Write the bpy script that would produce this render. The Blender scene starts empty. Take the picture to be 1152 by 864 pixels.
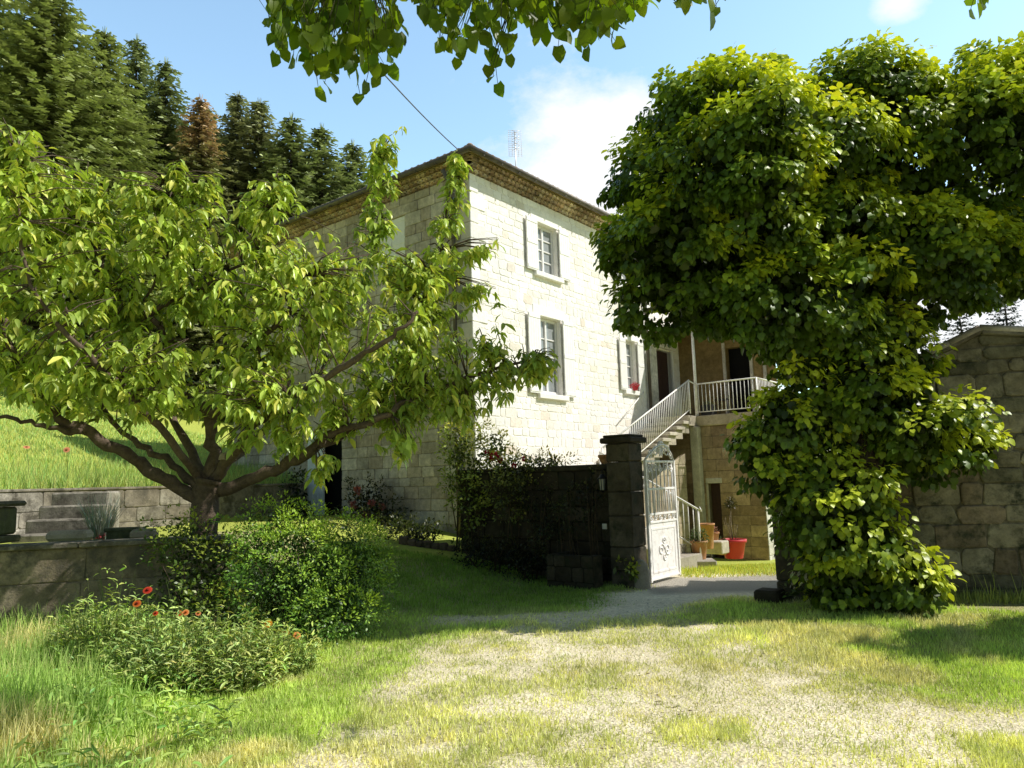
import bpy, math, random
import numpy as np
from mathutils import Vector, Matrix
R = math.radians
rng = np.random.default_rng(7)
random.seed(7)
scene = bpy.context.scene
COL = scene.collection

# ------------------------------------------------------------------ camera
CAMZ = 1.6
F_PX = 830.0
cam_d = bpy.data.cameras.new('camera')
cam = bpy.data.objects.new('camera', cam_d); COL.objects.link(cam)
cam_d.sensor_width = 36.0; cam_d.lens = F_PX / 1152 * 36.0
cam_d.clip_start = 0.05; cam_d.clip_end = 2000
CM = Matrix.Rotation(R(90 + 7.5), 4, 'X') @ Matrix.Rotation(R(-1.7), 4, 'Z')
cam.matrix_world = Matrix.Translation((0, 0, CAMZ)) @ CM
scene.camera = cam
CM3 = CM.to_3x3()

def ray(px, py):
    return CM3 @ Vector(((px - 576) / F_PX, (432 - py) / F_PX, -1))
def at(px, py, Y):
    d = ray(px, py); k = Y / d.y
    return Vector((d.x * k, Y, CAMZ + d.z * k))
def gnd(px, py, z=0.0):
    d = ray(px, py); k = (z - CAMZ) / d.z
    return Vector((d.x * k, d.y * k, z))
def mpp(Y): return Y / F_PX

# ------------------------------------------------------------------ house frame
C0 = np.array([-0.78, 15.0, 0.0])
u = np.array([0.624, 0.7814, 0.0]); u /= np.linalg.norm(u)
n = np.array([u[1], -u[0], 0.0])
v = -n
UP = np.array([0, 0, 1.0])
def HP(t, s, z): return C0 + u * t + n * s + UP * z

# ------------------------------------------------------------------ numpy helpers
def sst(a, b, x):
    k = np.clip((np.asarray(x, float) - a) / (b - a), 0, 1)
    return k * k * (3 - 2 * k)
def vnoise(x, y, sc, seed=0):
    x = np.asarray(x, float) / sc + 1000.0; y = np.asarray(y, float) / sc + 1000.0
    xi = np.floor(x).astype(np.int64); yi = np.floor(y).astype(np.int64)
    fx = x - xi; fy = y - yi
    fx = fx * fx * (3 - 2 * fx); fy = fy * fy * (3 - 2 * fy)
    def hsh(a, b):
        k = (a * 374761393 + b * 668265263 + seed * 1442695041) & 0x7fffffff
        k = ((k ^ (k >> 13)) * 1274126177) & 0x7fffffff
        return ((k ^ (k >> 16)) & 0xffff) / 65535.0
    return (hsh(xi, yi) * (1 - fx) + hsh(xi + 1, yi) * fx) * (1 - fy) + (hsh(xi, yi + 1) * (1 - fx) + hsh(xi + 1, yi + 1) * fx) * fy
def fbm(x, y, sc, seed=0):
    return (vnoise(x, y, sc, seed) * .5 + vnoise(x, y, sc / 2.1, seed + 1) * .3 + vnoise(x, y, sc / 4.3, seed + 2) * .2)
def unit(a): return a / np.maximum(np.linalg.norm(a, axis=-1, keepdims=True), 1e-9)
def rsphere(k):
    return unit(rng.normal(size=(k, 3)))

# ------------------------------------------------------------------ terrain
W2A = np.array([-8.5, 11.2]); W2N = np.array([0.904, -0.427])
def wall1_y(x): return 8.33 + 0.29 * (x + 5.6)
def H(x, y):
    x = np.asarray(x, float); y = np.asarray(y, float)
    m = np.clip(-0.17 * (x + .2) + 0.09 * (y - 11), 0, .92) * sst(7.6, 10.5, y)
    m = m - .6 * sst(12.0, 19.0, y) * sst(1.5, 3.5, x)
    w = sst(0.0, .25, y - wall1_y(x)) * sst(-3.2, -3.9, x)
    z = m * (1 - w) + .92 * w
    dd = -((x - W2A[0]) * W2N[0] + (y - W2A[1]) * W2N[1])
    up = 1.58 + .2 * np.clip(dd, 0, 60) + .28 * np.clip(dd - 19, 0, 45) - .35 * np.clip(dd-90, 0, 30)
    k = sst(0.05, .3, dd) * sst(9.0, 9.4, y)
    z = z * (1 - k) + up * k
    z = z + (fbm(x, y, 2.0, 5) - .5) * .05 * sst(3, 5, y)
    return z
def h1(x, y): return float(H(x, y))

# ------------------------------------------------------------------ object helpers
def tag(o, label=None, cat=None, group=None, kind=None):
    if label: o['label'] = label
    if cat: o['category'] = cat
    if group: o['group'] = group
    if kind: o['kind'] = kind
    return o
def empty(name, loc=(0, 0, 0), label=None, cat=None, group=None):
    o = bpy.data.objects.new(name, None); COL.objects.link(o)
    o.location = loc; o.empty_display_size = .2
    tag(o, label, cat, group); return o
def link(name, me, mat, parent=None):
    o = bpy.data.objects.new(name, me); COL.objects.link(o)
    if mat is not None and len(me.materials) == 0: me.materials.append(mat)
    if parent is not None:
        o.parent = parent
        # geometry is written in world coordinates, so undo the parent's place
        off = Vector((0, 0, 0)); p = parent
        while p is not None:
            off += p.location; p = p.parent
        o.location = -off
    return o
def mesh_np(name, V, F, mat, parent=None, col=None, smooth=False):
    V = np.asarray(V, np.float32); F = np.asarray(F, np.int32)
    me = bpy.data.meshes.new(name)
    me.vertices.add(len(V)); me.vertices.foreach_set('co', V.ravel())
    k = F.shape[1]
    me.loops.add(F.size); me.loops.foreach_set('vertex_index', F.ravel())
    me.polygons.add(len(F))
    me.polygons.foreach_set('loop_start', np.arange(0, F.size, k, dtype=np.int32))
    if smooth: me.polygons.foreach_set('use_smooth', np.ones(len(F), bool))
    if col is not None:
        a = me.color_attributes.new('col', 'FLOAT_COLOR', 'POINT')
        c = np.ones((len(V), 4), np.float32); c[:, :3] = col
        a.data.foreach_set('color', c.ravel())
    me.update(calc_edges=True)
    return link(name, me, mat, parent)

class MB:
    def __init__(s): s.v = []; s.f = []; s.c = []; s.sm = []
    def add(s, vs, fs, col=(.5, .5, .5), smooth=False):
        b = len(s.v)
        s.v += [tuple(map(float, p)) for p in vs]
        s.f += [tuple(i + b for i in f) for f in fs]
        s.sm += [smooth] * len(fs)
        if len(col) and not np.isscalar(col[0]): s.c += [tuple(c) for c in col]
        else: s.c += [tuple(col)] * len(vs)
    def quad(s, a, b, c, d, col=(.5, .5, .5)): s.add([a, b, c, d], [(0, 1, 2, 3)], col)
    def obox(s, o, a, b, c, col=(.5, .5, .5), bev=0.0):
        """box with corner o and edge vectors a, b, c, chamfered by bev"""
        o, a, b, c = (np.array(k, float) for k in (o, a, b, c))
        if bev <= 0:
            p = [o, o + a, o + a + b, o + b, o + c, o + a + c, o + a + b + c, o + b + c]
            s.add(p, [(0, 3, 2, 1), (4, 5, 6, 7), (0, 1, 5, 4), (1, 2, 6, 5), (2, 3, 7, 6), (3, 0, 4, 7)], col); return
        la, lb, lc = (np.linalg.norm(k) for k in (a, b, c)); ea, eb, ec = a / la, b / lb, c / lc
        bev = min(bev, la * .45, lb * .45, lc * .45)
        P = []
        for i in (0, 1):
            for j in (0, 1):
                for k in (0, 1):
                    q = o + a * i + b * j + c * k
                    sa, sb, sc = (ea * bev * (1 - 2 * i), eb * bev * (1 - 2 * j), ec * bev * (1 - 2 * k))
                    P += [q + sb + sc, q + sa + sc, q + sa + sb]   # on a-face, b-face, c-face
        def I(i, j, k, w): return (i * 4 + j * 2 + k) * 3 + w
        fs = []
        for w in range(3):
            for e in (0, 1):
                idx = []
                for (p, q) in ((0, 0), (1, 0), (1, 1), (0, 1)):
                    t = [p, q]; t.insert(w, e); idx.append(I(*t, w))
                fs.append(tuple(idx))
        for w in range(3):   # edges along axis w
            o1, o2 = [k for k in range(3) if k != w]
            for p in (0, 1):
                for q in (0, 1):
                    A = [0, 0, 0]; A[o1] = p; A[o2] = q
                    B = list(A); B[w] = 1
                    fs.append((I(*A, o1), I(*A, o2), I(*B, o2), I(*B, o1)))
        for i in (0, 1):
            for j in (0, 1):
                for k in (0, 1): fs.append((I(i, j, k, 0), I(i, j, k, 1), I(i, j, k, 2)))
        s.add(P, fs, col)
    def box(s, lo, hi, col=(.5, .5, .5), bev=0.0):
        lo = np.array(lo, float); hi = np.array(hi, float); d = hi - lo
        s.obox(lo, (d[0], 0, 0), (0, d[1], 0), (0, 0, d[2]), col, bev)
    def tube(s, pts, rad, k=6, col=(.5, .5, .5), cap=True, smooth=True):
        pts = [np.array(p, float) for p in pts]; m = len(pts)
        if np.isscalar(rad): rad = [rad] * m
        ref = None; vs = []
        for i in range(m):
            d = pts[min(i + 1, m - 1)] - pts[max(i - 1, 0)]
            d = d / max(np.linalg.norm(d), 1e-9)
            if ref is None:
                ref = np.cross(d, (0, 0, 1.0)) if abs(d[2]) < .9 else np.cross(d, (1.0, 0, 0))
            x = ref - d * ref.dot(d); x /= max(np.linalg.norm(x), 1e-9); ref = x
            y = np.cross(d, x)
            for j in range(k):
                a = 2 * math.pi * j / k
                vs.append(pts[i] + (x * math.cos(a) + y * math.sin(a)) * rad[i])
        fs = [(i * k + j, i * k + (j + 1) % k, (i + 1) * k + (j + 1) % k, (i + 1) * k + j) for i in range(m - 1) for j in range(k)]
        if cap: fs += [tuple(range(k - 1, -1, -1)), tuple((m - 1) * k + j for j in range(k))]
        s.add(vs, fs, col, smooth)
    def lathe(s, o, prof, k=20, col=(.5, .5, .5), ang0=0):
        """profile of (r, z) about a vertical axis through o"""
        vs = [(o[0] + r * math.cos(2 * math.pi * j / k), o[1] + r * math.sin(2 * math.pi * j / k), o[2] + z) for r, z in prof for j in range(k)]
        m = len(prof)
        fs = [(i * k + j, i * k + (j + 1) % k, (i + 1) * k + (j + 1) % k, (i + 1) * k + j) for i in range(m - 1) for j in range(k)]
        s.add(vs, fs, col, True)
    def build(s, name, mat, parent=None):
        me = bpy.data.meshes.new(name)
        me.from_pydata(s.v, [], s.f)
        me.polygons.foreach_set('use_smooth', s.sm)
        a = me.color_attributes.new('col', 'FLOAT_COLOR', 'POINT')
        c = np.ones((len(s.v), 4), np.float32); c[:, :3] = np.array(s.c, np.float32).reshape(-1, 3)
        a.data.foreach_set('color', c.ravel())
        me.update()
        return link(name, me, mat, parent)

# ------------------------------------------------------------------ materials
def new_mat(name):
    m = bpy.data.materials.new(name); m.use_nodes = True
    nt = m.node_tree; nt.nodes.clear()
    out = nt.nodes.new('ShaderNodeOutputMaterial')
    return m, nt, out
def N(nt, t, **kw):
    x = nt.nodes.new(t)
    for k, val in kw.items():
        if hasattr(x, k): setattr(x, k, val)
    return x
def setin(x, **kw):
    for k, val in kw.items(): x.inputs[k.replace('_', ' ')].default_value = val
def noise_node(nt, sc, detail=6, rough=.6, coord='Object', vec=None):
    t = N(nt, 'ShaderNodeTexNoise'); t.inputs['Scale'].default_value = sc
    t.inputs['Detail'].default_value = detail; t.inputs['Roughness'].default_value = rough
    if vec is None:
        tc = N(nt, 'ShaderNodeTexCoord'); vec = tc.outputs[coord]
    nt.links.new(vec, t.inputs['Vector']); return t
def ramp(nt, src, stops):
    r = N(nt, 'ShaderNodeValToRGB'); e = r.color_ramp.elements
    while len(e) < len(stops): e.new(.5)
    for i, (p, c) in enumerate(stops):
        e[i].position = p; e[i].color = (*c, 1) if len(c) == 3 else c
    nt.links.new(src, r.inputs['Fac']); return r
def mixc(nt, a, b, fac, mode='MIX'):
    m = N(nt, 'ShaderNodeMix', data_type='RGBA', blend_type=mode)
    for s_, k in ((fac, 0), (a, 6), (b, 7)):
        if hasattr(s_, 'is_linked'): nt.links.new(s_, m.inputs[k])
        elif k == 0: m.inputs[0].default_value = s_
        else: m.inputs[k].default_value = (*s_, 1)
    return m.outputs[2]

def leaf_mat(name, trans=.45, rough=.42, spec=.35, tint=(1.15, 1.1, .45), hue=1.0):
    m, nt, out = new_mat(name)
    at_ = N(nt, 'ShaderNodeAttribute', attribute_name='col')
    pr = N(nt, 'ShaderNodeBsdfPrincipled'); setin(pr, Roughness=rough); pr.inputs['Specular IOR Level'].default_value = spec
    nz = noise_node(nt, 2.5, 2)
    rp = ramp(nt, nz.outputs['Fac'], [(.3, (.72, .76, .7)), (.7, (1.2, 1.15, 1.05))])
    c = mixc(nt, at_.outputs['Color'], rp.outputs['Color'], 1.0, 'MULTIPLY')
    nt.links.new(c, pr.inputs['Base Color'])
    tr = N(nt, 'ShaderNodeBsdfTranslucent')
    c2 = mixc(nt, c, tint, 1.0, 'MULTIPLY'); nt.links.new(c2, tr.inputs['Color'])
    mx = N(nt, 'ShaderNodeMixShader'); mx.inputs[0].default_value = trans
    nt.links.new(pr.outputs[0], mx.inputs[1]); nt.links.new(tr.outputs[0], mx.inputs[2])
    nt.links.new(mx.outputs[0], out.inputs[0]); return m

def stone_mat(name, sc=9, var=.45, bump=.35, rough=.9, moss=0.0, moss_col=(.05, .055, .03), stain=.35, speck=40, sd=.7):
    """colour attribute x grain x dirt, rough, bumped"""
    m, nt, out = new_mat(name)
    at_ = N(nt, 'ShaderNodeAttribute', attribute_name='col')
    pr = N(nt, 'ShaderNodeBsdfPrincipled'); setin(pr, Roughness=rough); pr.inputs['Specular IOR Level'].default_value = .2
    n1 = noise_node(nt, sc, 8, .65); n2 = noise_node(nt, sc * .13, 5, .6); n3 = noise_node(nt, speck, 4, .7)
    r1 = ramp(nt, n1.outputs['Fac'], [(.25, (1 - var,) * 3), (.75, (1 + var * .5,) * 3)])
    c = mixc(nt, at_.outputs['Color'], r1.outputs['Color'], 1.0, 'MULTIPLY')
    r2 = ramp(nt, n2.outputs['Fac'], [(.35, (1 - stain, 1 - stain * 1.05, 1 - stain * 1.15)), (.65, (1.06, 1.05, 1.03))])
    c = mixc(nt, c, r2.outputs['Color'], 1.0, 'MULTIPLY')
    r3 = ramp(nt, n3.outputs['Fac'], [(.3, (sd, sd * .985, sd * .95)), (.5, (1, 1, 1))])
    c = mixc(nt, c, r3.outputs['Color'], .8, 'MULTIPLY')
    if moss > 0:
        n4 = noise_node(nt, 3.2, 8, .7)
        r4 = ramp(nt, n4.outputs['Fac'], [(.62 - moss * .3, (0, 0, 0)), (.72 - moss * .2, (1, 1, 1))])
        c = mixc(nt, c, moss_col, r4.outputs['Color'])
    nt.links.new(c, pr.inputs['Base Color'])
    b = N(nt, 'ShaderNodeBump'); setin(b, Strength=bump, Distance=.03)
    add = N(nt, 'ShaderNodeMath', operation='ADD'); nt.links.new(n1.outputs['Fac'], add.inputs[0])
    mu = N(nt, 'ShaderNodeMath', operation='MULTIPLY'); mu.inputs[1].default_value = .35
    nt.links.new(n3.outputs['Fac'], mu.inputs[0]); nt.links.new(mu.outputs[0], add.inputs[1])
    nt.links.new(add.outputs[0], b.inputs['Height']); nt.links.new(b.outputs[0], pr.inputs['Normal'])
    nt.links.new(pr.outputs[0], out.inputs[0]); return m

def plain_mat(name, col, rough=.5, metal=0.0, var=.2, sc=12, bump=.08, spec=.4, dirt=None, dsc=3.0):
    m, nt, out = new_mat(name)
    pr = N(nt, 'ShaderNodeBsdfPrincipled'); setin(pr, Roughness=rough, Metallic=metal); pr.inputs['Specular IOR Level'].default_value = spec
    n1 = noise_node(nt, sc, 6, .65)
    r1 = ramp(nt, n1.outputs['Fac'], [(.3, tuple(c * (1 - var) for c in col)), (.7, tuple(min(1, c * (1 + var * .5)) for c in col))])
    c = r1.outputs['Color']
    if dirt:
        n2 = noise_node(nt, dsc, 7, .7); r2 = ramp(nt, n2.outputs['Fac'], [(.52, (0, 0, 0)), (.7, (.8, .8, .8))])
        c = mixc(nt, c, dirt, r2.outputs['Color'])
    nt.links.new(c, pr.inputs['Base Color'])
    b = N(nt, 'ShaderNodeBump'); setin(b, Strength=bump, Distance=.01)
    nt.links.new(n1.outputs['Fac'], b.inputs['Height']); nt.links.new(b.outputs[0], pr.inputs['Normal'])
    nt.links.new(pr.outputs[0], out.inputs[0]); return m

M = {}
M['linden'] = leaf_mat('linden_leaf', .27, .4, .4)
M['cherry'] = leaf_mat('cherry_leaf', .27, .34, .5)
M['bough'] = leaf_mat('bough_leaf', .55, .4, .3, tint=(1.3, 1.3, .5))
M['shrub'] = leaf_mat('shrub_leaf', .2, .4, .4)
M['grass'] = leaf_mat('grass_blade', .3, .5, .25, tint=(1.1, 1.1, .6))
M['needle'] = leaf_mat('needle_spray', .12, .6, .2, tint=(1, 1, .7))
M['petal'] = leaf_mat('petal', .3, .5, .2, tint=(1, 1, 1))
M['bark'] = stone_mat('bark', 14, .55, .9, .95, 0, stain=.3, speck=55)
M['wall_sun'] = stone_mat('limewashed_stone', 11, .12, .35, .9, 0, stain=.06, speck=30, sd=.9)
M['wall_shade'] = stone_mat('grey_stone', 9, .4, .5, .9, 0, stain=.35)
M['wall_old'] = stone_mat('old_field_stone', 9, .5, .7, .95, .35, (.05, .055, .035), stain=.45)
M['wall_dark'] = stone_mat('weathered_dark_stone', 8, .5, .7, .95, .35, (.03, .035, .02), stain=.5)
M['concrete'] = stone_mat('stained_render', 5, .5, .5, .95, .5, (.10, .09, .07), stain=.55)
M['tile'] = stone_mat('clay_tile', 10, .4, .3, .85, .15, (.08, .07, .05), stain=.4)
M['zinc'] = plain_mat('weathered_zinc', (.16, .14, .12), .55, .4, .4, 6)
M['white_paint'] = plain_mat('white_paint', (.82, .80, .78), .45, 0, .08, 15, .05)
M['iron_white'] = plain_mat('white_painted_iron', (.92, .89, .86), .45, 0, .12, 20, .05, dirt=(.62, .52, .46), dsc=9)
M['shutter'] = plain_mat('pale_shutter_paint', (.92, .90, .86), .5, 0, .1, 9, .1)
M['door_blue'] = plain_mat('pale_blue_plank', (.80, .86, .90), .55, 0, .15, 9, .1)
M['door_brown'] = plain_mat('dark_brown_wood', (.045, .018, .012), .6, 0, .4, 20, .2)
M['dark'] = plain_mat('unlit_interior', (.006, .006, .006), .9, 0, .2)
M['glass'] = plain_mat('window_glass', (.30, .32, .33), .08, 0, .25, 1.5, 0, .6)
M['terracotta'] = plain_mat('terracotta', (.48, .23, .10), .8, 0, .25, 8, .1, dirt=(.55, .40, .28), dsc=6)
M['red_pot'] = plain_mat('red_glazed_plastic', (.55, .035, .05), .45, 0, .1, 8, .03)
M['soil'] = plain_mat('potting_soil', (.03, .02, .013), .95, 0, .5, 30, .5)
M['black_iron'] = plain_mat('black_iron', (.02, .02, .02), .5, .3, .3, 20)
M['ochre'] = plain_mat('ochre_plaster', (.34, .24, .10), .9, 0, .3, 5, .2)
M['alu'] = plain_mat('aluminium', (.7, .72, .74), .4, .5, .1)
M['rope'] = plain_mat('grey_cable', (.12, .13, .14), .6, 0, .1)
M['red_flower'] = plain_mat('red_geranium', (.65, .03, .04), .6, 0, .3, 30)
M['sunlit_step'] = stone_mat('cut_stone', 8, .3, .35, .9, .1, (.2, .18, .14), stain=.3)

# ------------------------------------------------------------------ world and sun
SUN_EL, SUN_AZ = R(47), (0.994, -0.11)
w = bpy.data.worlds.new('World'); scene.world = w; w.use_nodes = True
nt = w.node_tree; nt.nodes.clear()
wo = N(nt, 'ShaderNodeOutputWorld'); bg = N(nt, 'ShaderNodeBackground')
sky = N(nt, 'ShaderNodeTexSky'); sky.sky_type = 'NISHITA'; sky.sun_disc = False
sky.sun_elevation = SUN_EL; sky.sun_rotation = R(96); sky.altitude = 600; sky.air_density = 1.0; sky.dust_density = .6; sky.ozone_density = 1.0
tc = N(nt, 'ShaderNodeTexCoord')
mp = N(nt, 'ShaderNodeMapping'); mp.inputs['Scale'].default_value = (1, 1, 1.6)
nt.links.new(tc.outputs['Generated'], mp.inputs['Vector'])
cn = noise_node(nt, 5.5, 9, .62, vec=mp.outputs[0])
tot = None
for (px, py, rad, amp) in ((690, 225, .24, .72), (1150, 330, .22, .8), (560, 520, .35, .3), (1010, 0, .05, .33), (830, 300, .25, .55)):
    d = ray(px, py).normalized()
    dn = N(nt, 'ShaderNodeVectorMath', operation='DISTANCE'); dn.inputs[1].default_value = d
    nt.links.new(tc.outputs['Generated'], dn.inputs[0])
    mr = N(nt, 'ShaderNodeMapRange', interpolation_type='SMOOTHSTEP')
    for i, val in ((1, rad), (2, 0.0), (3, 0.0), (4, amp)): mr.inputs[i].default_value = val
    nt.links.new(dn.outputs['Value'], mr.inputs[0])
    if tot is None: tot = mr.outputs[0]
    else:
        mxn = N(nt, 'ShaderNodeMath', operation='MAXIMUM'); nt.links.new(tot, mxn.inputs[0]); nt.links.new(mr.outputs[0], mxn.inputs[1]); tot = mxn.outputs[0]
ad = N(nt, 'ShaderNodeMath', operation='ADD'); nt.links.new(tot, ad.inputs[0]); nt.links.new(cn.outputs['Fac'], ad.inputs[1])
cr = ramp(nt, ad.outputs[0], [(.66, (0, 0, 0)), (.90, (1, 1, 1))])
hsv = N(nt, 'ShaderNodeMixRGB', blend_type='MULTIPLY'); hsv.inputs[0].default_value = 1; hsv.inputs[2].default_value = (3.2, 3.3, 2.8, 1)
nt.links.new(sky.outputs[0], hsv.inputs[1])
sx = N(nt, 'ShaderNodeSeparateXYZ'); nt.links.new(tc.outputs['Generated'], sx.inputs[0])
my = N(nt, 'ShaderNodeMapRange', interpolation_type='SMOOTHSTEP')
for i, val in ((1, -.15), (2, .75), (3, .25), (4, 1.0)): my.inputs[i].default_value = val
nt.links.new(sx.outputs['Y'], my.inputs[0])
mz = N(nt, 'ShaderNodeMapRange', interpolation_type='SMOOTHSTEP')
for i, val in ((1, .56), (2, .9), (3, 1.0), (4, .4)): mz.inputs[i].default_value = val
nt.links.new(sx.outputs['Z'], mz.inputs[0])
mm = N(nt, 'ShaderNodeMath', operation='MULTIPLY'); nt.links.new(my.outputs[0], mm.inputs[0]); nt.links.new(mz.outputs[0], mm.inputs[1])
sk2 = N(nt, 'ShaderNodeVectorMath', operation='SCALE'); nt.links.new(hsv.outputs[0], sk2.inputs[0]); nt.links.new(mm.outputs[0], sk2.inputs['Scale'])
cl = mixc(nt, sk2.outputs[0], (8.8, 9.0, 9.2), cr.outputs['Color'])
nt.links.new(cl, bg.inputs['Color']); bg.inputs['Strength'].default_value = .12
nt.links.new(bg.outputs[0], wo.inputs[0])
sl = bpy.data.lights.new('sun', 'SUN'); sl.energy = 5.0; sl.angle = R(.53); sl.color = (1.0, .96, .89)
so = bpy.data.objects.new('sun', sl); COL.objects.link(so)
sd = Vector((SUN_AZ[0] * math.cos(SUN_EL), SUN_AZ[1] * math.cos(SUN_EL), math.sin(SUN_EL)))
so.rotation_euler = sd.to_track_quat('Z', 'Y').to_euler(); so.location = (30, 0, 30)
scene.view_settings.view_transform = 'Standard'; scene.view_settings.look = 'None'
scene.view_settings.exposure = 0; scene.view_settings.gamma = 1
scene.cycles.max_bounces = 6; scene.cycles.transparent_max_bounces = 4
scene.cycles.use_denoising = True

# ------------------------------------------------------------------ ground
def drive_mask(x, y):
    """1 = bare gravel, 0 = turf"""
    wob = (fbm(x, y, 1.3, 11) - .5) * 1.1
    xl = np.interp(y, [3, 4.2, 6.2, 7.8, 8.6, 9.6, 11.0, 13], [-1.9, -1.5, -1.05, -.7, -.1, .75, 1.75, 2.2])
    xr = np.interp(y, [3, 4.2, 5.0, 6.5, 8.5, 9.5, 10.2, 11.5, 13], [4.2, 3.7, 3.4, 2.7, 2.15, 2.5, 3.1, 3.6, 4.0])
    a = sst(-.35, .45, x - xl + wob) * sst(-.35, .55, xr - x + wob)
    arm = sst(.5, .15, np.abs(y - (8.95 + .03 * x)) + wob * .25) * sst(-1.6, -.6, x) * sst(2.2, 1.5, x) * .85
    path = sst(1.6, 2.1, x) * sst(4.6, 3.8, x) * sst(9.6, 10.2, y) * sst(11.9, 11.5, y)
    return np.clip(np.maximum(np.maximum(a, arm), path), 0, 1)
def turf_density(x, y):
    g = drive_mask(x, y)
    strip = sst(.50, .66, fbm(x * 1.7, y * .8, .9, 23)) * .75
    ctr = np.exp(-((x - np.interp(y, [4, 6, 8.5], [.5, .25, .75])) / .35) ** 2) * sst(.40, .55, fbm(x, y, .8, 31)) * .7
    far = sst(4.6, 6.8, y)
    return np.clip((1 - g) + g * np.maximum(np.maximum(strip * (.25 + .45 * far), ctr * .8), .16 + .5 * sst(.42, .66, fbm(x, y, .55, 61))) * sst(9.2, 8.4, y), 0, 1)

xs = np.concatenate([-np.geomspace(160, 10.2, 36), np.arange(-10, 8, .1), np.geomspace(8.1, 160, 34)])
ys = np.concatenate([np.linspace(-12, 2.6, 14), np.arange(3, 15, .1), np.geomspace(15.1, 240, 60)])
X, Y = np.meshgrid(xs, ys)
Z = H(X, Y)
Vg = np.stack([X.ravel(), Y.ravel(), Z.ravel()], 1)
nx, ny = len(xs), len(ys)
ii = (np.arange(ny - 1)[:, None] * nx + np.arange(nx - 1)[None]).ravel()
Fg = np.stack([ii, ii + 1, ii + nx + 1, ii + nx], 1)
td = np.where((Y > 12.5) | (Y < 3), 1.0, turf_density(X, Y)).ravel()
far_green = ((X.ravel() < -5) | (Y.ravel() > 12.5)).astype(float)
paved = (sst(10.2, 10.6, Y) * sst(12.2, 11.8, Y) * sst(1.7, 2.0, X) * sst(4.8, 4.2, X)).ravel()
m, nt, out = new_mat('yard_ground')
at_ = N(nt, 'ShaderNodeAttribute', attribute_name='col'); sp = N(nt, 'ShaderNodeSeparateColor'); nt.links.new(at_.outputs['Color'], sp.inputs[0])
pr = N(nt, 'ShaderNodeBsdfPrincipled'); setin(pr, Roughness=.95); pr.inputs['Specular IOR Level'].default_value = .15
n1 = noise_node(nt, 60, 5, .7); n2 = noise_node(nt, 1.1, 6, .6); n3 = noise_node(nt, 9, 8, .7)
vo = N(nt, 'ShaderNodeTexVoronoi'); vo.inputs['Scale'].default_value = 45
tcc = N(nt, 'ShaderNodeTexCoord'); nt.links.new(tcc.outputs['Object'], vo.inputs['Vector'])
g1 = ramp(nt, n1.outputs['Fac'], [(.12, (.62, .53, .38)), (.36, (.93, .84, .64)), (.75, (.98, .93, .80))])
g2 = ramp(nt, n2.outputs['Fac'], [(.3, (.88, .86, .78)), (.6, (1.05, 1.04, 1.02))])
gc = mixc(nt, g1.outputs['Color'], g2.outputs['Color'], 1, 'MULTIPLY')
g3 = ramp(nt, n3.outputs['Fac'], [(.3, (.72, .67, .55)), (.5, (1, 1, 1))])
gc = mixc(nt, gc, g3.outputs['Color'], .9, 'MULTIPLY')
g4 = ramp(nt, vo.outputs['Color'], [(.2, (.8, .78, .74)), (.8, (1.15, 1.13, 1.1))]); gc = mixc(nt, gc, g4.outputs['Color'], .8, 'MULTIPLY')
s1 = ramp(nt, n3.outputs['Fac'], [(.3, (.26, .27, .09)), (.7, (.60, .55, .28))])
c = mixc(nt, gc, s1.outputs['Color'], sp.outputs[0])
f1 = ramp(nt, n3.outputs['Fac'], [(.3, (.36, .43, .07)), (.7, (.56, .60, .13))])
c = mixc(nt, c, f1.outputs['Color'], sp.outputs[1])
p1 = ramp(nt, n1.outputs['Fac'], [(.3, (.30, .27, .22)), (.7, (.48, .44, .37))])
c = mixc(nt, c, p1.outputs['Color'], sp.outputs[2])
nt.links.new(c, pr.inputs['Base Color'])
b = N(nt, 'ShaderNodeBump'); setin(b, Strength=.6, Distance=.025)
add = N(nt, 'ShaderNodeMath', operation='ADD'); nt.links.new(n1.outputs['Fac'], add.inputs[0]); nt.links.new(vo.outputs['Distance'], add.inputs[1])
nt.links.new(add.outputs[0], b.inputs['Height']); nt.links.new(b.outputs[0], pr.inputs['Normal']); nt.links.new(pr.outputs[0], out.inputs[0])
M['ground'] = m
go = mesh_np('ground', Vg, Fg, M['ground'], None, np.stack([td, far_green, paved], 1), True); tag(go, kind='structure')

# pebbles scattered on the drive
k = 3500
px_ = rng.uniform(-2.2, 4.2, k); py_ = rng.uniform(3.6, 10, k) ** 1.0
keep = rng.random(k) < drive_mask(px_, py_) * (1 - .6 * turf_density(px_, py_))
px_, py_ = px_[keep], py_[keep]; k = len(px_)
sc_ = rng.uniform(.004, .013, k) * (1 + (rng.random(k) > .97) * 1.0)
oct_v = np.array([(1, 0, 0), (0, 1, 0), (-1, 0, 0), (0, -1, 0), (.15, .1, .75), (-.1, .05, -.5)], float)
oct_f = np.array([(0, 1, 4), (1, 2, 4), (2, 3, 4), (3, 0, 4)])
an = rng.uniform(0, 6.28, k); ca, sa = np.cos(an), np.sin(an)
PV = oct_v[None] * sc_[:, None, None] * np.stack([rng.uniform(.7, 1.3, k), rng.uniform(.6, 1, k), rng.uniform(.4, .8, k)], 1)[:, None, :]
PX = PV[:, :, 0] * ca[:, None] - PV[:, :, 1] * sa[:, None] + px_[:, None]; PY = PV[:, :, 0] * sa[:, None] + PV[:, :, 1] * ca[:, None] + py_[:, None]
PZ = PV[:, :, 2] + H(px_, py_)[:, None]
cc = (np.array([.80, .70, .52])[None] * rng.uniform(.5, 1.3, (k, 1)))
k2 = 420; dpx = rng.normal(0, 1, (k2, 2)) * np.array([38, 16]) + np.array([690, 805]); dq = np.array([gnd(*a) for a in dpx])
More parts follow.
